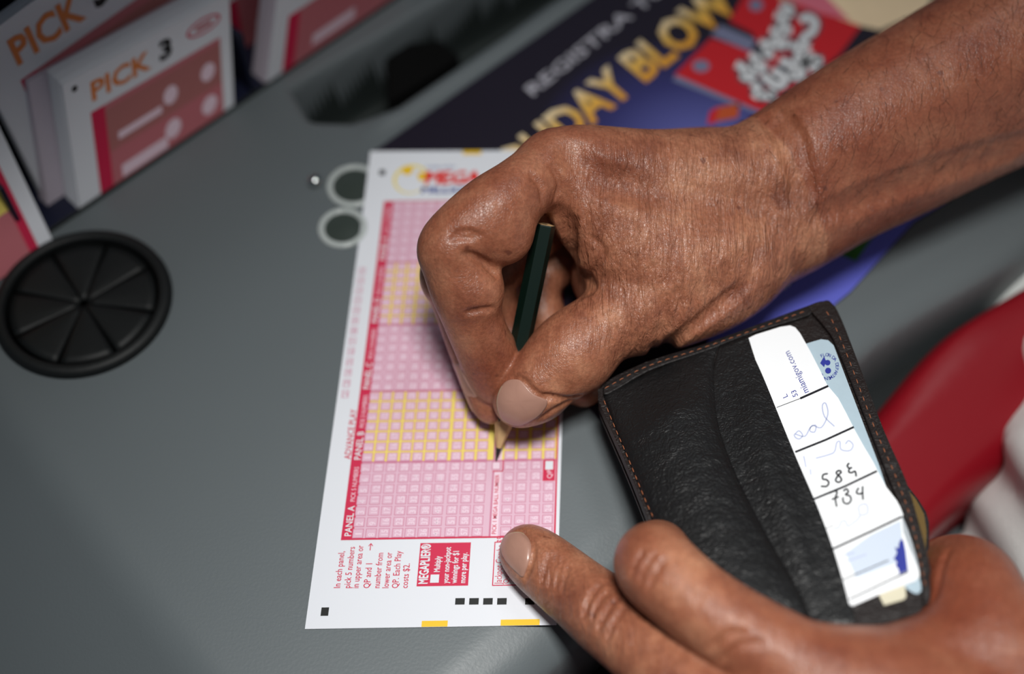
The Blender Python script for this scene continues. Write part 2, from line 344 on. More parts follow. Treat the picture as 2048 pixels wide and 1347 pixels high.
# ---------------------------------------------------------------- implicit-surface modelling of the hands
def smin(a, b, k):
    if k <= 0: return np.minimum(a, b)
    h = np.maximum(k-np.abs(a-b), 0)/k; return np.minimum(a, b)-h*h*k*.25
class Grid:
    def __init__(s, lo, hi, h):
        s.lo = np.array(lo, float); s.h = h; s.n = np.ceil((np.array(hi)-s.lo)/h).astype(int)+1
    def new(s): return np.full(s.n, 40.0, np.float32)
    def box(s, pts, pad):
        p = np.array(pts); a = np.maximum(0, ((p.min(0)-pad-s.lo)/s.h).astype(int)); b = np.minimum(s.n, ((p.max(0)+pad-s.lo)/s.h).astype(int)+2)
        if np.any(b <= a): return None, None
        ax = [(s.lo[i]+s.h*np.arange(a[i], b[i])).astype(np.float32) for i in range(3)]
        return (slice(a[0], b[0]), slice(a[1], b[1]), slice(a[2], b[2])), (ax[0][:, None, None], ax[1][None, :, None], ax[2][None, None, :])
def cone_d(X, p, q, r1, r2):
    d = q-p; L = float(d@d)+1e-9
    t = np.clip(((X[0]-p[0])*d[0]+(X[1]-p[1])*d[1]+(X[2]-p[2])*d[2])/L, 0, 1)
    return np.sqrt((X[0]-p[0]-t*d[0])**2+(X[1]-p[1]-t*d[1])**2+(X[2]-p[2]-t*d[2])**2)-(r1+(r2-r1)*t)
def chain(G, phi, pts, k=3.0, sub=4, pad=12, mode='add'):
    """pts: rows x,y,z,r ; smooth-union (or carve) a tapering tube along them"""
    c = [np.array(p, float) for p in pts]
    if sub > 1 and len(c) > 2: c = spline(c, sub)
    for a, b in zip(c[:-1], c[1:]):
        pd = max(a[3], b[3])+pad; sl, X = G.box([a[:3], b[:3]], pd)
        if sl is None: continue
        d = cone_d(X, a[:3], b[:3], a[3], b[3])
        phi[sl] = smin(phi[sl], d, k) if mode == 'add' else -smin(-phi[sl], d, k)
    return phi
def ellip(G, phi, c, r, k=4, R=None, pad=12, mode='add'):
    c = np.array(c, float); sl, X = G.box([c], max(r)+pad)
    if sl is None: return phi
    q = [X[0]-c[0], X[1]-c[1], X[2]-c[2]]
    if R is not None: q = [R[i][0]*q[0]+R[i][1]*q[1]+R[i][2]*q[2] for i in range(3)]
    k0 = np.sqrt(sum((q[i]/r[i])**2 for i in range(3))); k1 = np.sqrt(sum((q[i]/r[i]**2)**2 for i in range(3)))+1e-6
    d = k0*(k0-1)/k1
    phi[sl] = smin(phi[sl], d, k) if mode == 'add' else -smin(-phi[sl], -(-d), k)
    return phi
def blur(phi, it=1):
    for _ in range(it):
        for ax in range(3):
            p = np.pad(phi, [(1, 1) if i == ax else (0, 0) for i in range(3)], mode='edge'); n = phi.shape[ax]
            sl = lambda o: tuple(slice(o, o+n) if i == ax else slice(None) for i in range(3))
            phi = .25*p[sl(0)]+.5*p[sl(1)]+.25*p[sl(2)]
    return phi
def sample(G, phi, p):
    q = (np.asarray(p, float)-G.lo)/G.h; q = np.clip(q, 0, G.n-1.001); i = q.astype(int); f = q-i
    r = 0
    for dx in (0, 1):
        for dy in (0, 1):
            for dz in (0, 1):
                w = (f[..., 0] if dx else 1-f[..., 0])*(f[..., 1] if dy else 1-f[..., 1])*(f[..., 2] if dz else 1-f[..., 2])
                r = r+w*phi[i[..., 0]+dx, i[..., 1]+dy, i[..., 2]+dz]
    return r
def surface_nets(G, phi):
    s = phi < 0; n = np.array(phi.shape)
    acc = np.zeros(tuple(n-1)+(3,), np.float32); cnt = np.zeros(tuple(n-1), np.float32)
    cuts = []
    for ax in range(3):
        a = [slice(None)]*3; b = [slice(None)]*3; a[ax] = slice(0, -1); b[ax] = slice(1, None)
        pa, pb = phi[tuple(a)], phi[tuple(b)]; cr = np.argwhere(s[tuple(a)] != s[tuple(b)])
        va, vb = pa[tuple(cr.T)], pb[tuple(cr.T)]; t = va/(va-vb); pos = cr.astype(np.float32); pos[:, ax] += t
        o1, o2 = [i for i in range(3) if i != ax]
        keep = np.ones(len(cr), bool)
        for d1 in (0, 1):
            for d2 in (0, 1):
                c = cr.copy(); c[:, o1] -= d1; c[:, o2] -= d2
                ok = np.all((c >= 0) & (c < n-1), 1); keep &= ok
                cc = c[ok]; np.add.at(acc, tuple(cc.T), pos[ok]); np.add.at(cnt, tuple(cc.T), 1)
        cuts.append((ax, cr[keep], (va < 0)[keep]))
    idx = np.argwhere(cnt > 0); ids = np.full(tuple(n-1), -1, np.int64); ids[tuple(idx.T)] = np.arange(len(idx))
    V = acc[tuple(idx.T)]/cnt[tuple(idx.T)][:, None]*G.h+G.lo
    Q = []
    for ax, cr, neg in cuts:
        o1, o2 = (ax+1) % 3, (ax+2) % 3; q = []
        for d1, d2 in ((0, 0), (1, 0), (1, 1), (0, 1)):
            c = cr.copy(); c[:, o1] -= d1; c[:, o2] -= d2; q.append(ids[tuple(c.T)])
        q = np.stack(q, 1); q[~neg] = q[~neg][:, ::-1]; Q.append(q[:, ::-1] if False else q)
    return V, np.concatenate(Q)
def relax(V, Q, it=2, lam=.5):
    e = np.concatenate([Q[:, [0, 1]], Q[:, [1, 2]], Q[:, [2, 3]], Q[:, [3, 0]]])
    deg = np.bincount(e.ravel(), minlength=len(V)).astype(float)
    for i in range(it*2):
        A = np.zeros_like(V, dtype=float)
        for c in range(3): A[:, c] = np.bincount(e[:, 0], V[e[:, 1], c], len(V))+np.bincount(e[:, 1], V[e[:, 0], c], len(V))
        V = V+(A/deg[:, None]-V)*(lam if i % 2 == 0 else -lam*.9)
    return V
def Q4(u, v, z, r): return (*P(u, v, z), r)
def W4(p, r): return (*p, r)
# ============ right hand (writing) ============
I = P(1102, 328, 68); 
Mc = I+np.array([7, 9, -15]); Rc = I+np.array([16, 15, -31]); Kc = I+np.array([27, 17, -46])
Wr = P(1545, 385, 40)
e = lambda a, b, t: np.asarray(a)*(1-t)+np.asarray(b)*t
GR = Grid((-45, -62, -.5), (262, 190, 118), .75)
def arm_r(g):
    ph = g.new()
    # forearm: two parallel bones give the oval section
    up = [Q4(1440, 372, 50, 15), Q4(1545, 345, 50, 18.5), Q4(1680, 272, 54, 22), Q4(1830, 196, 58, 25), Q4(2060, 78, 66, 29), Q4(2350, -70, 78, 34)]
    dn = [Q4(1430, 505, 34, 14.5), Q4(1545, 442, 36, 18.5), Q4(1690, 352, 40, 20), Q4(1830, 272, 44, 23), Q4(2060, 150, 50, 27), Q4(2350, 10, 60, 32)]
    chain(g, ph, up, 6); chain(g, ph, dn, 10)
    return ph
A = arm_r(GR)
wb = [P(1450, 372, 50), P(1460, 365, 38), P(1465, 370, 26), P(1465, 380, 16)]
for m, w_, r1, r2 in ((I, wb[0], 9.6, 13), (Mc, wb[1], 9.6, 13), (Rc, wb[2], 9.3, 12), (Kc, wb[3], 9, 12)):
    chain(GR, A, [W4(m, r1), W4(e(m, w_, .35)+[0, 0, 1], (r1*.98)), W4(e(m, w_, .75), r2*.95), W4(w_, r2)], 11)
# palm filling and heel
chain(GR, A, [W4(e(Kc, wb[3], .25), 12), W4(e(Kc, wb[3], .6), 14), W4(P(1500, 450, 19), 14)], 10)
chain(GR, A, [Q4(1480, 530, 36, 15), Q4(1380, 575, 37, 14.5), Q4(1270, 615, 35, 13.5)], 9)       # thumb metacarpal
chain(GR, A, [Q4(1190, 440, 54, 8), Q4(1250, 490, 47, 11), Q4(1330, 520, 42, 13), Q4(1420, 500, 42, 15)], 12) # first web / muscle
chain(GR, A, [Q4(1150, 385, 60, 7.5), Q4(1210, 425, 54, 10), Q4(1300, 440, 50, 14)], 10)
def union_fingers(G, base, fingers, k=5.0, kk=.25):
    out = base
    for f, kf in fingers:
        bb = smin(base, f, kf); out = smin(out, bb, kk)
    return out
fg = []
def finger(G, pts, sub=5, k=2.0): return chain(G, G.new(), pts, k, sub)
# thumb
th = GR.new()
chain(GR, th, [Q4(1290, 605, 36, 13.2), Q4(1205, 655, 35, 12.2), Q4(1140, 703, 32, 12.6), Q4(1085, 760, 27, 11.2), Q4(1056, 788, 24.5, 9.8), Q4(1036, 802, 23, 8.2)], 2, 5)
ellip(GR, th, P(1150, 710, 31), (13.4, 13, 12.5), 5); ellip(GR, th, P(1080, 795, 22), (8, 7, 7), 4)
fg.append((th, 6))
chain(GR, A, [Q4(1215, 560, 26, 12), Q4(1290, 500, 24, 15), Q4(1400, 470, 24, 16)], 8)
# index
ix = finger(GR, [W4(I, 9.8), Q4(1035, 385, 70, 10.6), Q4(975, 430, 69, 11.4), Q4(905, 490, 64, 10.4), Q4(906, 520, 60, 9.6), Q4(925, 572, 53, 10.3), Q4(945, 635, 43, 9.3), Q4(966, 690, 34, 9.0), Q4(980, 742, 25, 7.8), Q4(991, 778, 20, 5.4)])
ellip(GR, ix, P(1000, 468, 64), (11.2, 10.6, 10.5), 5); ellip(GR, ix, P(957, 578, 53), (8.6, 9.6, 9), 3.5); ellip(GR, ix, P(988, 703, 30), (7.6, 9.5, 7.5), 3.5)
fg.append((ix, 5))
md = finger(GR, [W4(Mc, 9.5), W4(e(Mc, P(915, 540, 44), .5)+[0, 2, 2], 9.8), Q4(908, 535, 46, 10), Q4(915, 580, 38, 9.4), Q4(942, 670, 26, 8.8), Q4(968, 745, 17, 8.2), Q4(985, 812, 11.5, 6.4)])
fg.append((md, 4))
rg = finger(GR, [W4(Rc, 9.3), W4(e(Rc, P(985, 560, 28), .5)+[0, 2, 2], 9.5), Q4(975, 560, 29, 9.8), Q4(1000, 640, 16, 8.8), Q4(1050, 715, 10, 8.2), Q4(1130, 768, 9, 7.4)])
fg.append((rg, 3))
pk = finger(GR, [W4(Kc, 8.8), W4(e(Kc, P(1085, 560, 15), .5), 8.6), Q4(1075, 565, 15, 8.4), Q4(1090, 640, 9.5, 7.8), Q4(1125, 705, 8.5, 7.4), Q4(1168, 775, 8, 7.0)])
fg.append((pk, 3))
phR = union_fingers(GR, A, fg)
def carve(G, ph, pts, k=1.6, sub=4): return chain(G, ph, pts, k, sub, pad=4, mode='cut')
phR = blur(phR, 1)
def on(G, ph, u, v, z, off=0):
    """first hit of the pixel ray with the surface (for creases, nails)"""
    p = P(u, v, 110 if z is None else z); d = ray(u, v); d = d/np.linalg.norm(d)
    for _ in range(80):
        s = float(sample(G, ph, p)); 
        if s < .05: break
        p = p+d*min(3.0, max(.12, s*.7))
        if p[2] < 0: break
    return p+d*off
def crease(G, ph, px, r=.5, depth=.15, k=1.4):
    return carve(G, ph, [W4(on(G, ph, u, v, None, depth), r) for u, v in px], k, 3)
CR = [
 (.75, [(930, 508), (952, 515), (975, 530), (992, 548)]),            # index PIP fold
 (.45, [(985, 617), (968, 619), (950, 622), (932, 626)]),            # index DIP fold
 (.3, [(905, 470), (930, 462), (960, 470)]), (.3, [(900, 480), (925, 474), (950, 478)]),
 (.8, [(1150, 440), (1140, 480), (1150, 530), (1180, 575)]),         # web fold
 (.6, [(1185, 475), (1205, 500), (1192, 535), (1170, 560)]),
 (.5, [(1112, 395), (1120, 365), (1105, 335)]), (.4, [(1085, 400), (1080, 370), (1060, 350)]),
 (.6, [(1560, 225), (1595, 270), (1610, 330), (1625, 390)]), (.5, [(1530, 235), (1575, 290), (1590, 350), (1600, 400)]), # wrist folds
 (.5, [(1020, 756), (1038, 756), (1055, 770), (1071, 786), (1097, 802)]),
 (.5, [(1090, 790), (1112, 795), (1140, 797), (1160, 792)]), (.45, [(1080, 838), (1115, 815), (1150, 800)]),
]
for r_, px in CR: phR = crease(GR, phR, px, r_, .1, 1.2+r_)
def valley(G, ph, px, r, dp, k=2.0):
    q = [on(G, ph, u, v, None, 0) for u, v in px]; out = []
    for p in q:
        g = np.array([float(sample(G, ph, p+np.eye(3)[i])-sample(G, ph, p-np.eye(3)[i])) for i in range(3)]); g /= np.linalg.norm(g)+1e-9
        out.append(W4(p+g*(r-dp), r))
    return chain(G, ph, out, k, 3, pad=4, mode='cut')
for (u, v0, v1, s_) in [(1322, 600, 712, 22), (1352, 585, 700, 30), (1384, 572, 684, 36), (1414, 556, 668, 42), (1444, 536, 650, 48), (1474, 510, 625, 50), (1502, 488, 600, 46)]:
    h_ = v1-v0; phR = valley(GR, phR, [(u+8, v0), (u+10, v0+h_*.3), (u+2, v0+h_*.6), (u-s_*.45, v0+h_*.82), (u-s_, v1)], 2.4, .75)
for px, r, dp in (([(1640, 432), (1740, 386), (1850, 342), (1960, 306), (2060, 280)], 4.5, 1.1), ([(1700, 425), (1800, 385), (1900, 348), (2020, 312)], 4, .9), ([(1552, 222), (1588, 270), (1606, 330), (1620, 400)], 2.2, .6), ([(1528, 236), (1566, 290), (1586, 350), (1592, 410)], 2.2, .6),
                  ([(1140, 300), (1180, 340), (1230, 370), (1300, 390)], 7, .8), ([(1130, 430), (1136, 480), (1150, 530), (1182, 578)], 2.6, .9)):
    phR = valley(GR, phR, px, r, dp, 3)
VR, QR = surface_nets(GR, phR); VR = relax(VR, QR, 1, .4)
print('right hand', len(VR))
def skin_mat():
    m, nt, b = nodes('skin'); N = nt.nodes.new; L = nt.links.new
    tc = N('ShaderNodeTexCoord'); geo = N('ShaderNodeNewGeometry')
    def noise(sc, det=4, rough=.55, vec=None, dist=0):
        n = N('ShaderNodeTexNoise'); n.inputs['Scale'].default_value = sc; n.inputs['Detail'].default_value = det; n.inputs['Roughness'].default_value = rough; n.inputs['Distortion'].default_value = dist
        L(vec or tc.outputs['Object'], n.inputs['Vector']); return n.outputs['Fac']
    def ramp(x, *st):
        r = N('ShaderNodeValToRGB'); r.color_ramp.elements[0].position = st[0][0]; r.color_ramp.elements[0].color = st[0][1]
        r.color_ramp.elements[1].position = st[-1][0]; r.color_ramp.elements[1].color = st[-1][1]
        for p_, c_ in st[1:-1]: q = r.color_ramp.elements.new(p_); q.color = c_
        L(x, r.inputs[0]); return r.outputs[0]
    def mix(f, a, b_, t='MIX'):
        x = N('ShaderNodeMix'); x.data_type = 'RGBA'; x.blend_type = t
        for s_, v in ((0, f), (6, a), (7, b_)):
            if hasattr(v, 'links') or hasattr(v, 'is_linked'): L(v, x.inputs[s_])
            else: x.inputs[s_].default_value = v
        return x.outputs[2]
    base = ramp(noise(60, 6, .65), (.32, lin((130, 77, 58))), (.5, lin((164, 106, 80))), (.68, lin((190, 134, 104))))
    red = N('ShaderNodeAttribute'); red.attribute_name = 'flush_shade'
    c = mix(red.outputs['Fac'], base, lin((124, 58, 38)))  # skin flush, with shade painted in at some spots
    fine = ramp(noise(900, 3), (.35, (.80, .78, .76, 1)), (.65, (1.06, 1.04, 1.02, 1)))
    c = mix(1.0, c, fine, 'MULTIPLY')
    spots = ramp(noise(230, 1, .3), (.745, (0, 0, 0, 1)), (.80, (.7, .7, .7, 1)))
    c = mix(spots, c, lin((98, 52, 40)))
    L(c, b.inputs['Base Color'])
    b.inputs['Roughness'].default_value = .36; b.inputs['Specular IOR Level'].default_value = .45
    b.inputs['Subsurface Weight'].default_value = .12; b.inputs['Subsurface Radius'].default_value = (1, .35, .2); b.inputs['Subsurface Scale'].default_value = .0025
    # fine transverse wrinkles + pores
    mp = N('ShaderNodeMapping'); mp.inputs['Scale'].default_value = (1, .13, .35); mp.inputs['Rotation'].default_value = (0, 0, math.radians(-6))
    L(tc.outputs['Object'], mp.inputs['Vector'])
    wr = noise(520, 3, .6, mp.outputs['Vector'], .8)
    at = N('ShaderNodeAttribute'); at.attribute_name = 'wrinkle'
    wm = N('ShaderNodeMath'); wm.operation = 'MULTIPLY'; L(wr, wm.inputs[0]); L(at.outputs['Fac'], wm.inputs[1])
    vo = N('ShaderNodeTexVoronoi'); vo.inputs['Scale'].default_value = 1100; vo.feature = 'DISTANCE_TO_EDGE'; L(tc.outputs['Object'], vo.inputs['Vector'])
    vm = N('ShaderNodeMath'); vm.operation = 'MINIMUM'; vm.inputs[1].default_value = .12; L(vo.outputs['Distance'], vm.inputs[0])
    b1 = N('ShaderNodeBump'); b1.inputs['Distance'].default_value = .0022; b1.inputs['Strength'].default_value = .8; L(wm.outputs[0], b1.inputs['Height'])
    b2 = N('ShaderNodeBump'); b2.inputs['Distance'].default_value = .0006; b2.inputs['Strength'].default_value = .5; L(vm.outputs[0], b2.inputs['Height']); L(b1.outputs['Normal'], b2.inputs['Normal'])
    b3 = N('ShaderNodeBump'); b3.inputs['Distance'].default_value = .0012; b3.inputs['Strength'].default_value = .35; L(noise(160, 3), b3.inputs['Height']); L(b2.outputs['Normal'], b3.inputs['Normal'])
    L(b3.outputs['Normal'], b.inputs['Normal'])
    return m
M_skin = skin_mat()
def add_attr(me, name, vals):
    a = me.attributes.new(name, 'FLOAT', 'POINT'); a.data.foreach_set('value', np.asarray(vals, np.float32))
def field(V, spots):
    f = np.zeros(len(V))
    for (c, r, a) in spots: f = np.maximum(f, a*np.exp(-((V-np.array(c))**2).sum(1)/(r*r)))
    return f
flush_shade_R = field(VR, [(P(960, 420, 74), 20, .5), (P(900, 540, 60), 14, .5), (P(1150, 300, 74), 26, .35), (P(1120, 700, 35), 14, .25), (P(985, 740, 30), 14, .6), (P(960, 640, 45), 10, .5), (P(880, 470, 66), 15, .5), (P(1080, 300, 75), 16, .55), (P(1040, 760, 20), 12, .5), (P(1360, 560, 50), 18, .2)])  # knuckle and fingertip flush, plus painted shade on the index side
dI = np.linalg.norm(VR-P(1390, 500, 48), axis=1)
flush_shade_R = np.maximum(flush_shade_R, .55*np.clip(((VR-P(1560, 380, 45))@((P(2060, 110, 58)-P(1560, 380, 45))/120))-.1, 0, 1))  # darker up the forearm: shade put into the skin colour
wrR = .12+.95*sstep(62, 34, dI)*1.0
wrR = np.clip(wrR, 0, 1)
def skin_mesh(name, parts, parent):
    me = bpy.data.meshes.new(name); V = np.concatenate([p[0] for p in parts]); off = 0; Qs = []
    for p in parts: Qs.append(p[1]+off); off += len(p[0])
    Q = np.concatenate(Qs); me.vertices.add(len(V)); me.vertices.foreach_set('co', (V*S).astype(np.float32).ravel())
    me.loops.add(Q.size); me.loops.foreach_set('vertex_index', Q.astype(np.int32).ravel()); me.polygons.add(len(Q))
    me.polygons.foreach_set('loop_start', np.arange(0, Q.size, 4, dtype=np.int32)); me.polygons.foreach_set('loop_total', np.full(len(Q), 4, np.int32))
    me.update(calc_edges=True); me.validate()
    me.polygons.foreach_set('use_smooth', [True]*len(me.polygons))
    add_attr(me, 'flush_shade', np.concatenate([p[2] for p in parts])); add_attr(me, 'wrinkle', np.concatenate([p[3] for p in parts]))
    return link(name, me, parent, [M_skin])

# ---- left hand (holding the wallet, fingertip on the slip)
GL = Grid((-10, -235, .4), (235, -62, 84), .75)
B = GL.new()
chain(GL, B, [Q4(1665, 1375, 48, 13.4), Q4(1765, 1366, 48, 13), Q4(1880, 1340, 46, 14), Q4(1970, 1310, 46, 15)], 5)
chain(GL, B, [Q4(1665, 1375, 48, 13.6), Q4(1850, 1450, 49, 15), Q4(2080, 1530, 47, 19)], 9)
chain(GL, B, [Q4(1500, 1455, 42, 13.5), Q4(1760, 1540, 44, 15), Q4(2080, 1570, 45, 19)], 10)
chain(GL, B, [Q4(1500, 1590, 28, 13), Q4(1780, 1650, 34, 14), Q4(2100, 1650, 38, 18)], 10)
chain(GL, B, [Q4(1540, 1700, 18, 12), Q4(1800, 1740, 24, 14), Q4(2120, 1700, 34, 17)], 10)
chain(GL, B, [Q4(2000, 1330, 45, 16), Q4(2080, 1450, 44, 18), Q4(2130, 1560, 44, 20)], 9)
chain(GL, B, [Q4(2080, 1560, 46, 20), Q4(2300, 1700, 50, 24), Q4(2700, 1900, 56, 29), Q4(3100, 2080, 60, 33)], 9)
chain(GL, B, [Q4(2110, 1680, 36, 18), Q4(2330, 1790, 40, 22), Q4(2720, 2000, 46, 27), Q4(3100, 2200, 50, 31)], 9)
fl = []
fl.append((finger(GL, [Q4(1500, 1455, 42, 13.2), Q4(1410, 1392, 37, 12.6), Q4(1310, 1310, 30, 11.8), Q4(1215, 1232, 21, 11.6), Q4(1165, 1192, 16, 10.6), Q4(1125, 1160, 13, 10.2), Q4(1085, 1128, 10.8, 9.8), Q4(1052, 1102, 9.6, 8.6)]), 5))
fl.append((finger(GL, [Q4(1665, 1375, 48, 13.4), Q4(1575, 1322, 50, 12.6), Q4(1475, 1262, 51, 11.6), Q4(1385, 1198, 50, 11.2), Q4(1313, 1133, 46, 11.6), Q4(1316, 1112, 34, 10.4), Q4(1340, 1092, 20, 9.2), Q4(1385, 1072, 11, 8.6), Q4(1440, 1050, 9.5, 8)]), 5))
fl.append((finger(GL, [Q4(2000, 1330, 45, 16), Q4(1975, 1255, 46, 15.2), Q4(1948, 1198, 45, 14), Q4(1938, 1166, 41, 13), Q4(1915, 1150, 33, 11.6), Q4(1880, 1150, 25, 10.2), Q4(1850, 1160, 20, 9)]), 7))
fl.append((finger(GL, [Q4(1500, 1590, 28, 12.5), Q4(1380, 1500, 21, 11.5), Q4(1330, 1440, 13, 10), Q4(1400, 1400, 10, 8.6)]), 4))
fl.append((finger(GL, [Q4(1540, 1700, 18, 11.5), Q4(1440, 1640, 14, 10), Q4(1400, 1580, 11, 9), Q4(1470, 1540, 9.5, 8)]), 4))
phL = union_fingers(GL, B, fl); phL = blur(phL, 1)
CL = [(.45, [(1044, 1061), (1058, 1072), (1066, 1090), (1065, 1112), (1058, 1136), (1049, 1157)]), (.35, [(1100, 1108), (1090, 1135), (1083, 1165)]), (.35, [(1112, 1110), (1102, 1140), (1096, 1172)]), (.3, [(1124, 1118), (1116, 1145), (1110, 1175)]), (.3, [(1138, 1130), (1128, 1155), (1122, 1185)]),
      (.3, [(1218, 1180), (1196, 1205), (1180, 1245)]), (.3, [(1236, 1195), (1214, 1222), (1196, 1262)]), (.3, [(1252, 1212), (1230, 1240), (1212, 1280)]),
      (.35, [(1205, 1165), (1182, 1190), (1168, 1232)]), (.35, [(1420, 1300), (1450, 1270), (1490, 1262)]), (.35, [(1440, 1325), (1475, 1290), (1520, 1285)]), (.3, [(1330, 1118), (1312, 1140), (1298, 1172)]), (.3, [(1290, 1100), (1272, 1122), (1262, 1150)]), (.3, [(1310, 1108), (1292, 1130), (1280, 1162)]), (.45, [(1868, 1195), (1880, 1150), (1896, 1100)])]
for r_, px in CL: phL = crease(GL, phL, px, r_, .05, 1.6)
VL, QL = surface_nets(GL, phL); VL = relax(VL, QL, 1, .4); print('left hand', len(VL))
flush_shade_L = field(VL, [(P(1940, 1220, 50), 34, .9), (P(1850, 1330, 50), 34, .75), (P(1650, 1360, 55), 30, .55), (P(1110, 1160, 18), 8, .25), (P(1230, 1240, 30), 12, .5), (P(1290, 1130, 52), 12, .55), (P(1440, 1240, 60), 18, .25), (P(1940, 1150, 50), 24, .6), (P(1640, 1320, 60), 26, .35), (P(1800, 1340, 55), 28, .4)])  # knuckle flush, plus painted shade on thumb and hand back
wrL = .25+.75*np.clip(field(VL, [(P(1230, 1250, 32), 12, .5), (P(1110, 1150, 20), 6, .35)]), 0, 1)
# ---- coarse rest of the body (outside the frame, under the clothes)
GB = Grid((150, -380, -640), (640, 330, 470), 4.5)
bd = GB.new()
def limb(g, ph, pts, k=12): return chain(g, ph, pts, k, 3, pad=30)
er = P(2350, -70, 78); er2 = P(2350, 10, 60)
limb(GB, bd, [(*P(2150, 30, 69), 31), (*P(2350, -70, 76), 34), (400, 215, 120, 44), (470, 195, 220, 50), (500, 165, 330, 58)])
limb(GB, bd, [(*P(2150, 110, 53), 29), (*P(2350, 10, 60), 32), (400, 205, 105, 42)])
limb(GB, bd, [(*P(2700, 1900, 54), 29), (*P(3100, 2080, 60), 33), (360, -330, 60, 44), (440, -270, 180, 50), (500, -205, 330, 58)])
limb(GB, bd, [(500, 150, 340, 60), (515, -20, 360, 75), (500, -190, 340, 60)], 30)
limb(GB, bd, [(290, -85, -300, 92), (296, -82, -100, 92), (340, -90, 60, 92), (440, -80, 280, 90)], 40)
limb(GB, bd, [(326, 34, -300, 86), (330, 34, -100, 86), (385, 20, 60, 92), (470, 30, 280, 90)], 40)
limb(GB, bd, [(512, -20, 340, 62), (505, -20, 440, 56)], 20)
VB, QB = surface_nets(GB, bd); VB = relax(VB, QB, 2)
parts = [(VR, QR, flush_shade_R, wrR), (VL, QL, flush_shade_L, wrL), (VB, QB, np.zeros(len(VB)), np.zeros(len(VB)))]
person = empty('person', (430, -20, -640), 'person in a white shirt, one hand writing with the pencil, the other holding the wallet', 'person')
body = skin_mesh('body', parts, person)
# ---- clothes
rs = np.random.RandomState(3)
def cloth(G, ph, amp):
    x = [G.lo[i]+G.h*np.arange(G.n[i]) for i in range(3)]; X, Y, Z = np.meshgrid(*x, indexing='ij')
    return ph+amp*(np.sin(Z*.05+2.2*np.sin(Y*.02)+X*.03)+.6*np.sin(Y*.055+Z*.02+1.3*np.sin(X*.04)))
sh = GB.new(); 
limb(GB, sh, [(295, -81, -130, 102), (299, -81, -40, 104), (350, -88, 100, 106), (440, -80, 280, 104)], 40)
limb(GB, sh, [(323, 34, -130, 102), (327, 34, -40, 104), (392, 22, 100, 106), (470, 30, 280, 104)], 40)
limb(GB, sh, [(440, 205, 175, 64), (478, 185, 260, 70), (500, 150, 345, 74)], 20)
limb(GB, sh, [(410, -292, 140, 64), (465, -240, 250, 70), (500, -190, 345, 74)], 20)
limb(GB, sh, [(500, 150, 340, 72), (512, -20, 352, 86), (500, -190, 340, 72)], 30)
zz = GB.lo[2]+GB.h*np.arange(GB.n[2]); xx = GB.lo[0]+GB.h*np.arange(GB.n[0])
sh = cloth(GB, sh, 3.2); sh = sh+2.6*np.sin((np.arange(sh.shape[2])*GB.h*.16)[None, None, :]+(np.arange(sh.shape[1])*GB.h*.09)[None, :, None]+2*np.sin((np.arange(sh.shape[1])*GB.h*.035)[None, :, None])); hem = -(zz+72)[None, None, :]+0*sh
sh = np.maximum(sh, hem)
VS, QS = surface_nets(GB, sh); VS = relax(VS, QS, 3)
M_shirt = mat('white cotton', (240, 243, 240), .8, .2, bump=(1200, .15), var=(14, .12))
def qmesh(name, V, Q, m, parent):
    o = mesh(name, V, Q, m, parent, smooth=True); return o
qmesh('shirt', VS, QS, M_shirt, person)
tr = GB.new()
limb(GB, tr, [(308, -84, -60, 94), (308, -86, -300, 94), (300, -90, -700, 84)], 20)
limb(GB, tr, [(336, 34, -60, 92), (338, 36, -300, 92), (335, 40, -700, 84)], 20)
tr = cloth(GB, tr, 2.5); VT, QT = surface_nets(GB, tr); VT = relax(VT, QT, 2)
qmesh('trousers', VT, QT, mat('grey trouser cloth', (92, 98, 100), .85, .15, bump=(1500, .1)), person)
# ---- nails
def nail_px(name, G, ph, outline, parent, off=.32, m=None, tipdir=(-1, .35)):
    o = [np.array(p, float) for p in outline]; n = len(o); out = []
    for i in range(n):
        for k in range(4):
            t = k/4; a, b, c, d = o[i-1], o[i], o[(i+1) % n], o[(i+2) % n]
            out.append(.5*((2*b)+(c-a)*t+(2*a-5*b+4*c-d)*t*t+(3*b-a-3*c+d)*t**3))
    out = np.array(out); c = out.mean(0); rings = [0, .3, .55, .75, .88, .95, 1.0, 1.03]; V = []; N = len(out)
    eps = .5
    def nrm(p): 
        gq = np.array([float(sample(G, ph, p+eps*np.eye(3)[i])-sample(G, ph, p-eps*np.eye(3)[i])) for i in range(3)]); return gq/np.linalg.norm(gq)
    for s in rings:
        for q in (out if s > 0 else out[:1]):
            u, v = c+(q-c)*s; p = on(G, ph, u, v, None); V.append(p+nrm(p)*(off*(1-.45*s**4) if s <= 1 else -.5))
    Fc = [[0, 1+k, 1+(k+1) % N] for k in range(N)]
    for r in range(len(rings)-2): Fc += [[1+r*N+k, 1+(r+1)*N+k, 1+(r+1)*N+(k+1) % N, 1+r*N+(k+1) % N] for k in range(N)]
    td = np.array(tipdir)/np.linalg.norm(tipdir); R_ = max((out-c)@td); mi = []
    for f in Fc:
        q = [((i-1)//N, (i-1) % N) for i in f if i > 0]; r_ = min(a for a, b in q); k_ = q[0][1]; mi.append(1 if r_ >= 4 and (out[k_]-c)@td > .45*R_ else 0)
    me = mesh(name, V, Fc, [m or M_nail, M_nail2], parent, mi, smooth=True)
    return me
M_nail = mat('fingernail', (172, 130, 114), .30, .5, coat=.15, var=(120, .10))
M_nail2 = mat('fingernail edge', (186, 160, 134), .4, .4)
tn = nail_px('thumbnail', GR, th, [(1000, 832), (994, 812), (995, 792), (1004, 771), (1018, 760), (1038, 760), (1053, 774), (1069, 790), (1094, 803), (1084, 824), (1066, 839), (1040, 850), (1014, 845)], person)
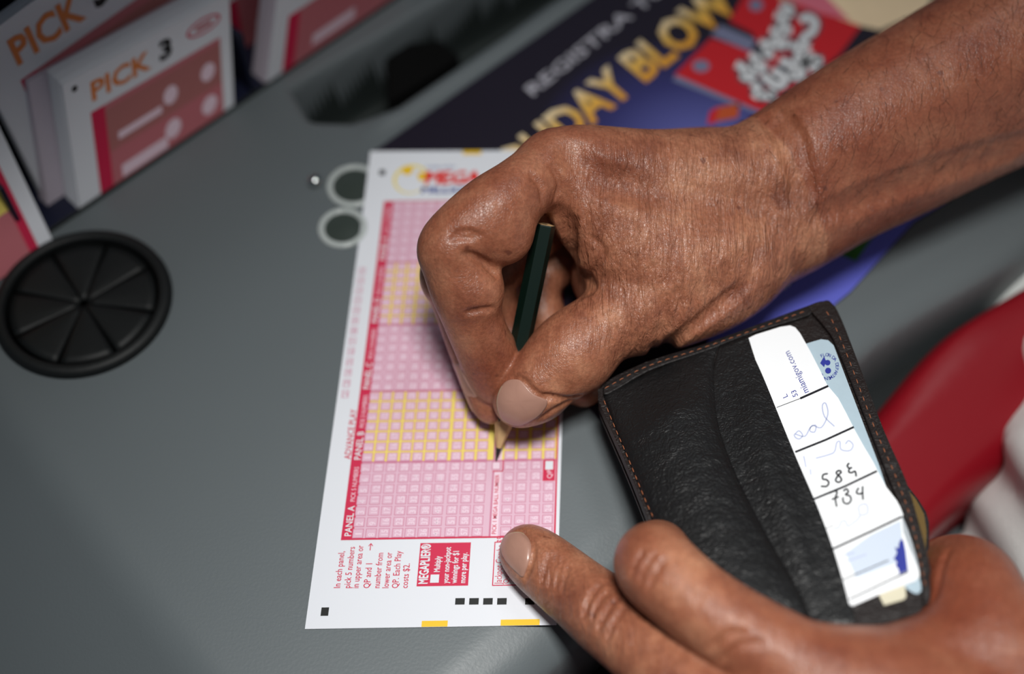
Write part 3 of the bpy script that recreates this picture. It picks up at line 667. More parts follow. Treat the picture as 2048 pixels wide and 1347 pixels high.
mn = nail_px('fingernail', GL, phL, [(1003, 1100), (1003, 1086), (1010, 1073), (1023, 1065), (1042, 1064), (1055, 1074), (1062, 1090), (1061, 1111), (1054, 1134), (1046, 1153), (1034, 1144), (1018, 1128), (1007, 1113)], person, tipdir=(-.7, -.7))
def nail_frame(name, G, ph, c, t, nn, half, ang, parent):
    c, t, nn = [np.array(a, float) for a in (c, t, nn)]; t /= np.linalg.norm(t); nn -= t*(nn@t); nn /= np.linalg.norm(nn); b = np.cross(t, nn); V = []; na, nl = 12, 10
    for i in range(nl+1):
        s = -1+2*i/nl
        for j in range(na+1):
            a = (-1+2*j/na)*ang*math.sqrt(max(0.05, 1-abs(s)**4)); d = nn*math.cos(a)+b*math.sin(a); p = c+t*half*s+d*16
            for _ in range(60):
                f = float(sample(G, ph, p)); 
                if f < .03: break
                p = p-d*max(.1, f*.7)
            edge_ = max(abs(s), abs(-1+2*j/na)); V.append(p+d*(.35 if edge_ < .99 else -.15))
    return mesh(name, V, [[i*(na+1)+j, (i+1)*(na+1)+j, (i+1)*(na+1)+j+1, i*(na+1)+j+1] for i in range(nl) for j in range(na)], M_nail, parent, smooth=True)
a, b = P(975, 715, 30), P(991, 778, 20)
nail_frame('fingernail', GR, phR, e(a, b, .62), b-a, (-1, .25, .1), 6.5, .6, person)
a, b = P(968, 745, 17), P(985, 812, 11.5)
nail_frame('fingernail', GR, phR, e(a, b, .6), b-a, (-1, .35, -.1), 6, .6, person)

# ---- fine dark hair on the forearm and wrist
rs = np.random.RandomState(11); ax0, ax1 = P(1545, 385, 45), P(2060, 110, 58); dax = (ax1-ax0)/np.linalg.norm(ax1-ax0)
tt = (VR-ax0)@dax; cand = np.where((tt > -8) & (tt < 150))[0]; hb = MB(); cnt_ = 0
for i in rs.permutation(cand):
    p = VR[i]
    gq = np.array([float(sample(GR, phR, p+np.eye(3)[k])-sample(GR, phR, p-np.eye(3)[k])) for k in range(3)]); gq /= np.linalg.norm(gq)+1e-9
    if gq@(CAM-p) < 0 or p[2] < 25: continue
    if rs.rand() > .35+.65*min(1, max(0, tt[i]/60)): continue
    t_ = -dax*.45+np.array([.35, -.75, 0])+rs.normal(0, .35, 3); t_ -= gq*(t_@gq); t_ /= np.linalg.norm(t_); L_ = rs.uniform(4, 9); sd = np.cross(gq, t_)*rs.uniform(-1.6, 1.6)
    hb.tube([p-gq*.1, p+t_*L_*.4+gq*.7, p+t_*L_*.75+gq*.8+sd*.4, p+t_*L_+gq*.5+sd], [.05, .045, .03, .012], 0, 3); cnt_ += 1
    if cnt_ > 900: break
ho = hb.build('arm_hair', mat('dark hair', (46, 30, 22), .5, .3), person); ho['kind'] = 'stuff'
# ---------------------------------------------------------------- poster
def shaded(name, f): 
    m, nt, b = nodes(name); b.inputs['Roughness'].default_value = .35; f(nt, b); return m
def grad_mat():
    m, nt, b = nodes('poster night ink'); N = nt.nodes.new; L = nt.links.new; b.inputs['Roughness'].default_value = .32
    tc = N('ShaderNodeTexCoord'); n = N('ShaderNodeTexNoise'); n.inputs['Scale'].default_value = 9; n.inputs['Detail'].default_value = 2
    g = N('ShaderNodeVectorMath'); g.operation = 'DISTANCE'; c = P(1420, 330)*S; g.inputs[1].default_value = tuple(c); L(tc.outputs['Object'], g.inputs[0])
    mr = N('ShaderNodeMapRange'); mr.inputs['From Min'].default_value = .075; mr.inputs['From Max'].default_value = .012; L(g.outputs['Value'], mr.inputs['Value'])
    r = N('ShaderNodeValToRGB'); r.color_ramp.elements[0].color = lin((30, 24, 38)); r.color_ramp.elements[1].color = lin((96, 100, 170)); q = r.color_ramp.elements.new(.45); q.color = lin((52, 52, 108))
    L(mr.outputs[0], r.inputs[0]); L(n.outputs['Fac'], r.inputs[0]) if 0 else None; L(r.outputs[0], b.inputs['Base Color']); return m
def gold_mat():
    m, nt, b = nodes('gold lettering'); N = nt.nodes.new; L = nt.links.new; b.inputs['Roughness'].default_value = .4
    a = N('ShaderNodeAttribute'); a.attribute_name = 'rise'; r = N('ShaderNodeValToRGB'); r.color_ramp.elements[0].color = lin((222, 150, 36)); r.color_ramp.elements[1].color = lin((226, 214, 188)); q = r.color_ramp.elements.new(.5); q.color = lin((232, 184, 84))
    L(a.outputs['Fac'], r.inputs[0]); L(r.outputs[0], b.inputs['Base Color']); return m
PM = [grad_mat(), gold_mat(), mat('grey lettering', (176, 174, 184), .45), mat('poster red', (196, 24, 34), .4), mat('letter white', (226, 228, 232), .45), mat('letter shadow ink', (70, 72, 84), .5),
      mat('poster silver blue', (118, 122, 152), .45), mat('poster cream', (240, 214, 176), .45, var=(40, .15)), mat('poster pink', (216, 110, 130), .45), mat('poster royal blue', (98, 104, 205), .4), mat('poster leaf green', (52, 112, 44), .5, var=(160, .7)), mat('poster orange', (186, 76, 30), .45)]
pz = .5
po = Print(lambda x, y, dz: P(x, -y, pz+dz), 60)
ed = [(745, 304), (1180, -2), (1440, -190), (1950, 60), (2120, 210), (1900, 402), (1830, 444), (1700, 585), (1560, 700), (1290, 905), (1250, 900)]
po.prism([P(u, v, .12) for u, v in ed], [P(u, v, pz) for u, v in ed])
# royal blue lower right corner with leaves
po.poly([(u, -v) for u, v in [(1892, 405), (1828, 442), (1700, 583), (1560, 698), (1292, 900), (1440, 640), (1560, 520), (1720, 400), (1860, 330)]], 9, .03)
po.poly([(u, -v) for u, v in [(1640, 470), (1700, 430), (1790, 400), (1760, 455), (1712, 522), (1680, 510)]], 10, .06)
ang = 38.3
k0 = len(po.V); 
def gtext(txt, u, v, size, fit, m, bold, dz=.06):
    V, Fc, w = text2d(txt, size, bold, 1, 1.0); V = V*np.array([fit/w, 1]); a = math.radians(ang); c, q = math.cos(a), math.sin(a)
    # letter height follows the poster's own perpendicular direction
    hx_, hy_ = -.72, .62
    po.add([po.map(u+c*p[0]+hx_*p[1], -v+q*p[0]+hy_*p[1], dz) for p in V], Fc, m)
    return V[:, 1]
h0 = len(po.V); hv = gtext('HOLIDAY BLOW', 985, 404, 108, 632, 1, .03); h1 = len(po.V)
gtext('REGISTRA TUS BOLETOS', 1064, 194, 38, 640, 2, .02)
# red tickets with white script
po.poly([(u, -v) for u, v in [(1348, 150), (1422, 76), (1500, 100), (1560, 128), (1548, 232), (1440, 190)]], 3, .04)
po.poly([(u, -v) for u, v in [(1458, 42), (1500, -30), (1600, -10), (1722, 52), (1680, 108), (1560, 210), (1540, 130), (1505, 66)]], 3, .045)
po.poly([(u, -v) for u, v in [(1422, 70), (1440, 50), (1512, 80), (1500, 104)]], 6, .06)
po.poly([(u, -v) for u, v in [(1345, 160), (1440, 198), (1540, 236), (1520, 222), (1440, 188), (1352, 150)]], 6, .06)
po.poly([(u, -v) for u, v in [(1556, -5), (1620, -120), (1900, -60), (1850, 20), (1760, 60), (1722, 52), (1640, 22)]], 7, .05)
po.poly([(u, -v) for u, v in [(1560, -8), (1600, -60), (1700, 40), (1640, 26)]], 8, .07)
po.poly([(u, -v) for u, v in [(1430, 215), (1480, 205), (1476, 235), (1424, 245)]], 11, .06); po.poly([(u, -v) for u, v in [(1420, 222), (1438, 214), (1430, 246), (1414, 248)]], 3, .07)
po.disc(1402, -132, 17, 6, .08, 12); po.disc(1512, -10, 14, 6, .08, 12)
scr = [[(1472, 128), (1492, 140), (1486, 152), (1500, 156), (1508, 146)], [(1500, 108), (1516, 122), (1506, 132), (1522, 138), (1530, 126)], [(1520, 84), (1538, 92), (1530, 106), (1548, 110)], [(1540, 60), (1560, 68), (1546, 84), (1566, 92), (1570, 76)], [(1550, 30), (1572, 38), (1560, 56), (1584, 62)], [(1560, 14), (1582, 20), (1572, 34)],
       [(1504, 168), (1518, 180), (1508, 196)], [(1524, 150), (1556, 172), (1570, 156), (1544, 140)], [(1560, 120), (1590, 136), (1582, 152), (1604, 150), (1598, 130)], [(1580, 90), (1604, 100), (1592, 118), (1616, 124), (1622, 104)], [(1600, 42), (1614, 34), (1630, 44), (1626, 62), (1612, 72), (1604, 86), (1620, 96)], [(1516, 190), (1546, 192), (1536, 182)], [(1600, 128), (1640, 120), (1620, 140)]]
for g_ in scr: po.stroke([(x, -y) for x, y in spline(g_, 4)], 26, 5, .09)
for g_ in scr: po.stroke([(x, -y) for x, y in spline(g_, 4)], 14, 4, .12)
# small white print along the royal blue edge
V, Fc, w = text2d('con tu boleto', 36, .01); a = math.radians(36)
po.add([po.map(1462+math.cos(a)*p[0]*150/w-.7*p[1], -655+math.sin(a)*p[0]*150/w+.6*p[1], .1) for p in V], Fc, 4)
pob = po.build('poster', PM); tag(pob, 'dark blue promotional poster with gold lettering set flat into the counter', 'poster')
rise = np.zeros(len(po.V)); rise[h0:h1] = np.clip(hv/85, 0, 1); add_attr_ = pob.data.attributes.new('rise', 'FLOAT', 'POINT'); add_attr_.data.foreach_set('value', rise.astype(np.float32))
# ---------------------------------------------------------------- slip rack and playslips
M_or = mat('orange ink', (222, 128, 60), .5); M_mau = mat('muted pink ink', (196, 112, 120), .5); M_mau2 = mat('brown pink ink', (176, 110, 108), .5); M_side = mat('slip paper mauve', (206, 196, 208), .6)
RM = [M_paper, M_pred, M_mau, M_mau2, M_or, M_bki, M_lite, M_yel, M_side]
def quadmap(BL, BR, TR, TL):
    n_ = np.cross(BR-BL, TL-BL); d_ = TR-CAM; TR = CAM+d_*(((BL-CAM)@n_)/(d_@n_))
    nn = np.cross(BR-BL, TL-BL); nn /= np.linalg.norm(nn); nn = nn if nn@(CAM-BL) > 0 else -nn
    return (lambda x, y, dz: (1-y)*((1-x)*BL+x*BR)+y*((1-x)*TL+x*TR)+nn*dz), nn
def playslip(q, label, art=None, group=None, th=.45):
    f, nn = quadmap(*q); pr = Print(f, .5); pr.prism([f(a, b, -th) for a, b in ((0, 0), (1, 0), (1, 1), (0, 1))], [f(a, b, 0) for a, b in ((0, 0), (1, 0), (1, 1), (0, 1))])
    if art: art(pr)
    o = pr.build('playslip', RM); return tag(o, label, 'playslip', group), nn
def art3(p):
    p.rect(.13, .0, .93, .69, 3, .1); p.rect(.13, 0, .21, .69, 1, .15); p.rect(.21, .0, .93, .30, 2, .15); p.rect(.21, .645, .93, .69, 2, .16)
    for x in (.60, .84): p.disc(x, .46, .045, 6, .2, .075); p.disc(x, .17, .05, 6, .2, .08)
    p.rect(.27, .04, .56, .14, 6, .2); p.rect(.27, .36, .54, .42, 6, .2); p.disc(.06, .93, .016, 5, .2, .022)
    V, Fc, w = text2d('PICK', 1, .03); p.add([p.map(.14+v[0]*.36/w, .77+v[1]*.2, .2) for v in V], Fc, 4)
    p.disc(.585, .85, .05, 0, .2, .09); V, Fc, w = text2d('3', 1, .05); p.add([p.map(.55+v[0]*.08/w, .78+v[1]*.2, .25) for v in V], Fc, 5)
    c = [(.83+.10*math.cos(t), .86+.055*math.sin(t)) for t in np.linspace(0, 2*math.pi, 24)]; p.stroke(c, .016, 1, .2); p.rect(.78, .84, .88, .88, 2, .2)
def arty(p):
    p.rect(0, 0, .80, 1, 7, .1); p.rect(.74, 0, .84, 1, 1, .15); p.rect(0, 0, .74, .3, 2, .15)
def art4(p):
    p.rect(.10, 0, .95, .55, 2, .1); p.rect(.10, 0, .18, .55, 1, .15); p.rect(.3, .1, .6, .2, 6, .2)
def stack(q0, n, step, back, label, group, shift=(0, 0, 0), side=False):
    src = None
    for i in range(n):
        d = back*(step*(i+1))+np.array(shift, float)
        if src is None:
            f, nn = quadmap(*q0); pr = Print(f, .5); pr.prism([f(a, b, -step*.8) for a, b in ((0, 0), (1, 0), (1, 1), (0, 1))], [f(a, b, 0) for a, b in ((0, 0), (1, 0), (1, 1), (0, 1))], 8 if side else 0)
            src = pr.build('playslip', RM); o = src
        else: o = src.copy(); COL.objects.link(o)
        jit = .25*math.sin(i*2.7); o.location = Vector([float(x)*S for x in d+np.array([jit*.6, jit*.6, jit])]); tag(o, label, 'playslip', group)
s1 = (P(160, 420, 1), P(468, 215, 1), P(458, -12, 53), P(125, 170, 53))
e_ = s1[1]-s1[0]; e_ /= np.linalg.norm(e_); bk = np.array([-e_[1], e_[0], 0])
playslip(s1, 'front slip of the nearest white playslip bundle in the rack, orange PICK lettering', art3)
stack(s1, 18, .55, bk, 'blank edge of a slip stacked behind the front PICK slip in the rack', 'slips of the nearest bundle')
stack(s1, 10, .55, bk, 'mauve-edged slip in the offset bundle behind the nearest bundle', 'slips of the offset bundle', bk*10.5-e_*8-np.array([0, 0, 1]), True)
s2 = (P(150, 442, 1)+bk*18-e_*2, P(470, 230, 1)+bk*18+e_*6, P(330, -190, 74), P(-62, 96, 74))
playslip(s2, 'taller PICK slip standing behind the nearest bundle at the top left', art3)
stack(s2, 8, .6, bk, 'slip behind the tall PICK slip at the top left corner', 'slips of the tall bundle')
s3 = (P(-60, 598, 1), P(108, 486, 1), P(-50, 150, 60), P(-250, 275, 60))
playslip(s3, 'slip with yellow panel and red stripe at the left edge above the grommet', arty)
stack(s3, 4, .5, bk, 'slip behind the yellow and red striped slip at the left edge', 'slips of the left bundle')
s4 = (P(534, 170, 1), P(812, -18, 1), P(840, -240, 50), P(560, -50, 50))
playslip(s4, 'pink panelled front slip of the right bundle beside the counter tray', art4)
stack(s4, 16, .6, bk, 'slip stacked behind the pink panelled slip right of the nearest bundle', 'slips of the right bundle', (0, 0, 0), True)
s5 = (P(486, 160, 1)+bk*14, P(720, 0, 1)+bk*14, P(700, -180, 56)+bk*14, P(455, -30, 56)+bk*14)
playslip(s5, 'pink slip half hidden between the nearest bundle and the right bundle', art4)
rack = empty('slip_rack', P(100, 300), 'dark navy slotted rack holding playslip bundles along the counter', 'rack')
b0, b1 = P(40, 500)-bk*.8, P(880, -65)-bk*.8
def wallbox(name, a, b, t0, t1, z0, z1, m):
    mb = MB(); q = [a+bk*t0, b+bk*t0, b+bk*t1, a+bk*t1]; mb.prism([np.array([*x[:2], z0]) for x in q], [np.array([*x[:2], z1]) for x in q]); return mb.build(name, m, rack, bevel=.5)
wallbox('front_lip', b0, b1, -.9, 0, .02, 2.2, M_dark)
wallbox('slot_floor', b0, b1, 0, 60, .02, .6, M_navy)
wallbox('back_panel', b0-e_*120, b1, 60, 63, .02, 90, M_navy)
for t in (-24, 88.5): wallbox('divider', s1[0]*[1, 1, 0]+e_*t, s1[0]*[1, 1, 0]+e_*(t+2), .8, 59, .6, 34, M_navy)
# ---------------------------------------------------------------- clear suction cups at the slip's corner
M_cup, nt, b = nodes('clear vinyl'); b.inputs['Base Color'].default_value = lin((216, 224, 222)); b.inputs['Roughness'].default_value = .15; b.inputs['Transmission Weight'].default_value = .35; b.inputs['IOR'].default_value = 1.35
M_cupd = mat('smoky vinyl', (58, 66, 62), .25, .6)
for (u, v, r, lb) in ((708, 372, 11.2, 'clear round suction cup beside the top left corner of the playslip'), (686, 456, 10, 'clear round suction cup lower down the left edge of the playslip')):
    c = P(u, v, .05); cup = empty('suction_cup', c, lb, 'suction cup')
    mb = MB(); lathe(mb, c, [(r, .0), (r+.1, .35), (r-.6, 1.1), (r-1.8, 1.25), (r-2.6, .8), (r-2.8, .25)], 48); mb.build('rim', M_cup, cup)
    mb = MB(); lathe(mb, c, [(r-2.8, .25), (r-5, .5), (2.5, .9), (.01, 1.0)], 48); mb.build('cup_disc', M_cupd, cup)
c = P(630, 360, 2.4); mb = MB(); n = 16
lathe(mb, c, [(3*math.sin(math.pi*i/12)+.001, -2.3*math.cos(math.pi*i/12)) for i in range(13)], 24)
tag(mb.build('metal_stud', mat('polished metal', (210, 216, 216), .12, .5, 1)), 'small shiny metal stud on the counter left of the upper suction cup', 'stud')

# ---------------------------------------------------------------- added shelf, out of the frame, put there to shade the rack
shelf = empty('shade_shelf', (-200, 150, 0), 'added unseen grey shelf on two posts, shades the slip rack', 'shelf')
mb = MB(); q = [np.array(a, float) for a in ((-152, -14), (-104, 40), (-60, 86), (0, 152), (-60, 240), (-300, 240), (-300, 20))]
mb.prism([np.array([*a, 203]) for a in q], [np.array([*a, 213]) for a in q]); mb.build('shade_board', M_grey, shelf, bevel=2)
for x, y in ((-285, 40), (-50, 228)):
    mb = MB(); mb.prism([np.array([x+a, y+b, -60 if x < -200 else 0]) for a, b in ((-6, -6), (6, -6), (6, 6), (-6, 6))], [np.array([x+a, y+b, 150]) for a, b in ((-6, -6), (6, -6), (6, 6), (-6, 6))]); mb.build('post', M_dark, shelf, bevel=1)
# ---------------------------------------------------------------- wallet
wc = [P(1200, 766, 26), P(1668, 598, 34), P(1868, 1210, 50), P(1392, 1335, 44)]
wo = sum(wc)/4; wn = np.cross(wc[3]-wc[1], wc[2]-wc[0]); wn /= np.linalg.norm(wn); wn = wn if wn[2] > 0 else -wn
def PW(u, v, n=0.0):
    d = ray(u, v); t = ((wo+wn*n-CAM)@wn)/(d@wn); return CAM+d*t
def onpl(u, v, n):     # point straight above the plane point seen at u,v
    return PW(u, v, 0)+wn*n
M_lea = None
def leather(name, rgb, rough, sc=1):
    m, nt, b = nodes(name); N = nt.nodes.new; L = nt.links.new; b.inputs['Base Color'].default_value = lin(rgb); b.inputs['Roughness'].default_value = rough; b.inputs['Specular IOR Level'].default_value = .36
    tc = N('ShaderNodeTexCoord'); v = N('ShaderNodeTexVoronoi'); v.feature = 'SMOOTH_F1'; v.inputs['Scale'].default_value = 620*sc
    n = N('ShaderNodeTexNoise'); n.inputs['Scale'].default_value = 170; n.inputs['Detail'].default_value = 3
    mx = N('ShaderNodeMix'); mx.data_type = 'RGBA'; mx.blend_type = 'LINEAR_LIGHT'; mx.inputs[0].default_value = .006
    L(tc.outputs['Object'], mx.inputs[6]); L(n.outputs['Color'], mx.inputs[7]); L(tc.outputs['Object'], n.inputs['Vector']); L(mx.outputs[2], v.inputs['Vector'])
    b1 = N('ShaderNodeBump'); b1.inputs['Distance'].default_value = .0005; b1.inputs['Strength'].default_value = .42; L(v.outputs['Distance'], b1.inputs['Height'])
    b2 = N('ShaderNodeBump'); b2.inputs['Distance'].default_value = .0016; b2.inputs['Strength'].default_value = .32; L(n.outputs['Fac'], b2.inputs['Height']); L(b1.outputs['Normal'], b2.inputs['Normal'])
    L(b2.outputs['Normal'], b.inputs['Normal']); return m
M_lea = leather('dark leather', (20, 20, 21), .40, 1.5); M_brn = leather('brown black leather', (28, 21, 20), .48, 1.6); M_edge = leather('worn edge leather', (24, 20, 20), .5)
M_tan = mat('olive tan lining', (104, 84, 48), .85, .2, bump=(900, .2)); M_thr = mat('orange brown thread', (160, 98, 68), .7, .2)
wal = empty('wallet', wo-wn*10, 'open black leather bifold wallet stuffed with cards, gripped above the counter', 'wallet')
def slab(name, px, n0, n1, m, parent, bev=1.0):
    px = [tuple(p) for p in spline(px+[px[0]], 3)][:-1]; mb = MB(); mb.prism([onpl(u, v, n0) for u, v in px], [onpl(u, v, n1) for u, v in px]); 
    return mb.build(name, m, parent, bevel=bev)
slab('outer_shell', [(1197, 800), (1200, 770), (1290, 722), (1400, 686), (1520, 645), (1640, 598), (1668, 603), (1690, 640), (1735, 760), (1800, 905), (1860, 992), (1866, 1050), (1866, 1110), (1880, 1205), (1840, 1226), (1640, 1288), (1420, 1350), (1392, 1330), (1330, 1130), (1262, 950)], -11, -8.6, M_edge, wal)
slab('lining', [(1215, 790), (1640, 615), (1670, 640), (1730, 770), (1795, 912), (1855, 1000), (1858, 1105), (1862, 1200), (1420, 1330), (1320, 1060)], -8.5, -7.8, M_tan, wal, .2)
slab('inner_panel', [(1196, 800), (1204, 768), (1290, 724), (1400, 690), (1500, 654), (1636, 604), (1664, 606), (1684, 640), (1715, 720), (1768, 860), (1812, 960), (1842, 1060), (1862, 1140), (1868, 1205), (1846, 1222), (1640, 1288), (1420, 1345), (1393, 1330), (1330, 1130), (1262, 950)], -5.5, 0, M_brn, wal, 1.2)
def patch(name, A_, B_, hf, m, parent, na=40, nb=26, base=-.5):
    """leather flap between two pixel polylines, closed underneath"""
    def res(pl, n):
        p = np.array(spline(pl, 8)); L = np.r_[0, np.cumsum(np.linalg.norm(np.diff(p, axis=0), axis=1))]; t = np.linspace(0, L[-1], n)
        return np.stack([np.interp(t, L, p[:, 0]), np.interp(t, L, p[:, 1])], 1)
    a_, b_ = res(A_, na+1), res(B_, na+1); V = []
    for i in range(na+1):
        for j in range(nb+1):
            q = a_[i]*(1-j/nb)+b_[i]*j/nb; V.append(onpl(q[0], q[1], hf(i/na, j/nb)))
    k = len(V); V += [onpl(*(a_[i]*(1-j/nb)+b_[i]*j/nb), base) for i in range(na+1) for j in range(nb+1)]
    w = nb+1; Fc = [[i*w+j, (i+1)*w+j, (i+1)*w+j+1, i*w+j+1] for i in range(na) for j in range(nb)]
    Fc += [[k+f[3], k+f[2], k+f[1], k+f[0]] for f in Fc[:]]
    bd_ = [i*w for i in range(na+1)]+[na*w+j for j in range(1, nb+1)]+[i*w+nb for i in range(na-1, -1, -1)]+[j for j in range(nb-1, 0, -1)]
    for x, y in zip(bd_, bd_[1:]+bd_[:1]): Fc.append([x, k+x, k+y, y])
    return mesh(name, V, Fc, m, parent, smooth=True)
eL = [(1206, 790), (1232, 860), (1266, 945), (1300, 1030), (1335, 1120), (1398, 1322)]
cA = [(1446, 682), (1430, 715), (1428, 770), (1436, 850), (1462, 930), (1502, 1015), (1548, 1100), (1600, 1190), (1630, 1262)]
cB = [(1499, 664), (1502, 690), (1530, 758), (1562, 836), (1598, 922), (1636, 1012), (1668, 1100), (1704, 1218), (1712, 1255)]
def hA(t, s): 
    r = min(1, s*14)**.5; return 0.9*r+3.4*math.sin(math.pi*min(1, s*1.02))**.8*min(1, t*5)*min(1, (1.02-t)*6)+1.3*s*min(1, t*5)*(1 if s < .97 else .55)
def hB(t, s):
    f = .9*math.sin(7*s+5*t+2)*math.sin(3.1*t) ; return 1.2+.9*f*min(1, t*4)*(s*(1-s)*4)*.6+1.2*math.sin(math.pi*s)*math.sin(math.pi*min(1, t))*.9
slab('card_pocket', [(1424, 700), (1498, 668), (1508, 700), (1565, 835), (1640, 1010), (1706, 1218), (1706, 1250), (1600, 1285), (1560, 1200), (1440, 900)], .02, .5, M_brn, wal, .1)
patch('card_pocket', [(1440, 690), (1424, 760), (1432, 860), (1490, 1000), (1560, 1130), (1622, 1262)], cB, hB, M_lea, wal, base=.4)
patch('outer_pocket', eL, cA, hA, M_lea, wal, 60, 44)
# raised stitched border on the right and folded hem along the top
slab('stitched_border', [(1612, 617), (1640, 607), (1662, 611), (1680, 645), (1712, 722), (1764, 862), (1806, 962), (1836, 1060), (1856, 1140), (1860, 1200), (1846, 1212), (1838, 1140), (1815, 1060), (1772, 950), (1722, 820), (1674, 700), (1650, 660)], .05, 1.5, M_brn, wal, .6)
slab('top_hem', [(1206, 778), (1290, 732), (1400, 696), (1500, 661), (1610, 618), (1618, 634), (1510, 668), (1410, 706), (1300, 744), (1216, 792)], .05, 1.3, M_edge, wal, .5)
st = MB()
def stitches(px, n, k, w=.24):
    p = np.array(spline(px, 8)); L = np.r_[0, np.cumsum(np.linalg.norm(np.diff(p, axis=0), axis=1))]
    for i in range(k):
        t0 = (i+.15)/k*L[-1]; t1 = (i+.7)/k*L[-1]; a = [np.interp(t0, L, p[:, 0]), np.interp(t0, L, p[:, 1])]; b = [np.interp(t1, L, p[:, 0]), np.interp(t1, L, p[:, 1])]
        m_ = [(a[0]+b[0])/2, (a[1]+b[1])/2]; st.tube([onpl(*a, n-.15), onpl(*m_, n+.12), onpl(*b, n-.15)], w*.62, 0, 6)
def stitch_part(nm, *a):
    global st
    st = MB(); stitches(*a); return st.build('stitching', M_thr, wal)
stitch_part('', [(1208, 782), (1290, 739), (1400, 702), (1505, 665), (1612, 626)], 1.35, 26)
stitch_part('', [(1207, 800), (1228, 852), (1258, 922), (1292, 1005), (1322, 1078), (1396, 1318)], .75, 34)
stitch_part('', [(1650, 625), (1668, 655), (1700, 732), (1748, 860), (1792, 962), (1826, 1062), (1850, 1180)], 1.5, 32)
# ---- cards and papers
M_card = mat('white card', (245, 247, 250), .45, .4); M_id = mat('pale blue card', (176, 196, 208), .4, .4, var=(300, .06)); M_crm = mat('cream card', (214, 208, 184), .6, .3)
M_ink = mat('pen ink', (26, 26, 32), .5, .3); M_bl = mat('blue ink', (48, 58, 150), .5, .3); M_fnt = mat('faint ink', (184, 192, 222), .5, .3); M_ph = mat('photo blue', (205, 216, 232), .4, .4)
M_clr, nt, b = nodes('clear plastic'); b.inputs['Base Color'].default_value = lin((225, 232, 238)); b.inputs['Roughness'].default_value = .18; b.inputs['Transmission Weight'].default_value = .55; b.inputs['IOR'].default_value = 1.3
def card(name, px, n0, n1, mats, label, cat, draw=None, group=None):
    mb = Print(lambda x, y, dz: onpl(x, -y, n1+dz), 40)
    mb.prism([onpl(u, v, n0) for u, v in px], [onpl(u, v, n1) for u, v in px])
    if draw: draw(mb)
    o = mb.build(name, mats); return tag(o, label, cat, group)
def seal(mb):
    c = (1652, 735)
    for k, ch in enumerate('FLORIDA DEPARTMENT OF'):
        a = math.radians(120-k*12.5); x, y = c[0]+20.5*math.cos(a)*.92, -c[1]+20.5*math.sin(a)
        mb.text(ch, x, y, 9.5, math.degrees(a)-90, 1, .05, bold=.01)
    for x, y, r in ((1655, 727, 5.6), (1656, 743, 6), (1642, 752, 4)): mb.disc(x, -y, r, 1, .06)
    mb.poly([(1640, -728), (1648, -714), (1652, -724), (1648, -736)], 1, .05)
card('identity_card', [(1560, 705), (1628, 684), (1642, 680), (1656, 682), (1667, 692), (1680, 726), (1702, 784), (1730, 858), (1758, 932), (1775, 985), (1700, 1010)], .1, .55, [M_id, M_bl], 'pale blue identity card with a round blue seal, behind the white papers', 'card', seal)
card('cream_card', [(1690, 1130), (1800, 1090), (1812, 1195), (1806, 1200), (1768, 1211), (1757, 1190)], .05, .5, [M_crm], 'cream paper stub poking out below the white papers in the wallet', 'paper')
card('blue_card', [(1730, 1120), (1815, 1085), (1841, 1165), (1843, 1180), (1836, 1188), (1826, 1186)], .04, .35, [M_id], 'blue-grey card corner peeking out lowest at the bottom right of the wallet', 'card')
card('plastic_sleeve', [(1740, 1010), (1803, 1032), (1826, 1084), (1845, 1128), (1843, 1138), (1834, 1142), (1790, 1120)], .55, .75, [M_clr], 'clear plastic card sleeve sticking out right of the ink-stained paper', 'sleeve')
card('blank_card', [(1660, 1100), (1800, 1050), (1818, 1100), (1838, 1146), (1838, 1156), (1830, 1164), (1760, 1190), (1700, 1216)], .6, .95, [M_card], 'white card with a rounded corner directly beneath the ink-stained paper', 'card')
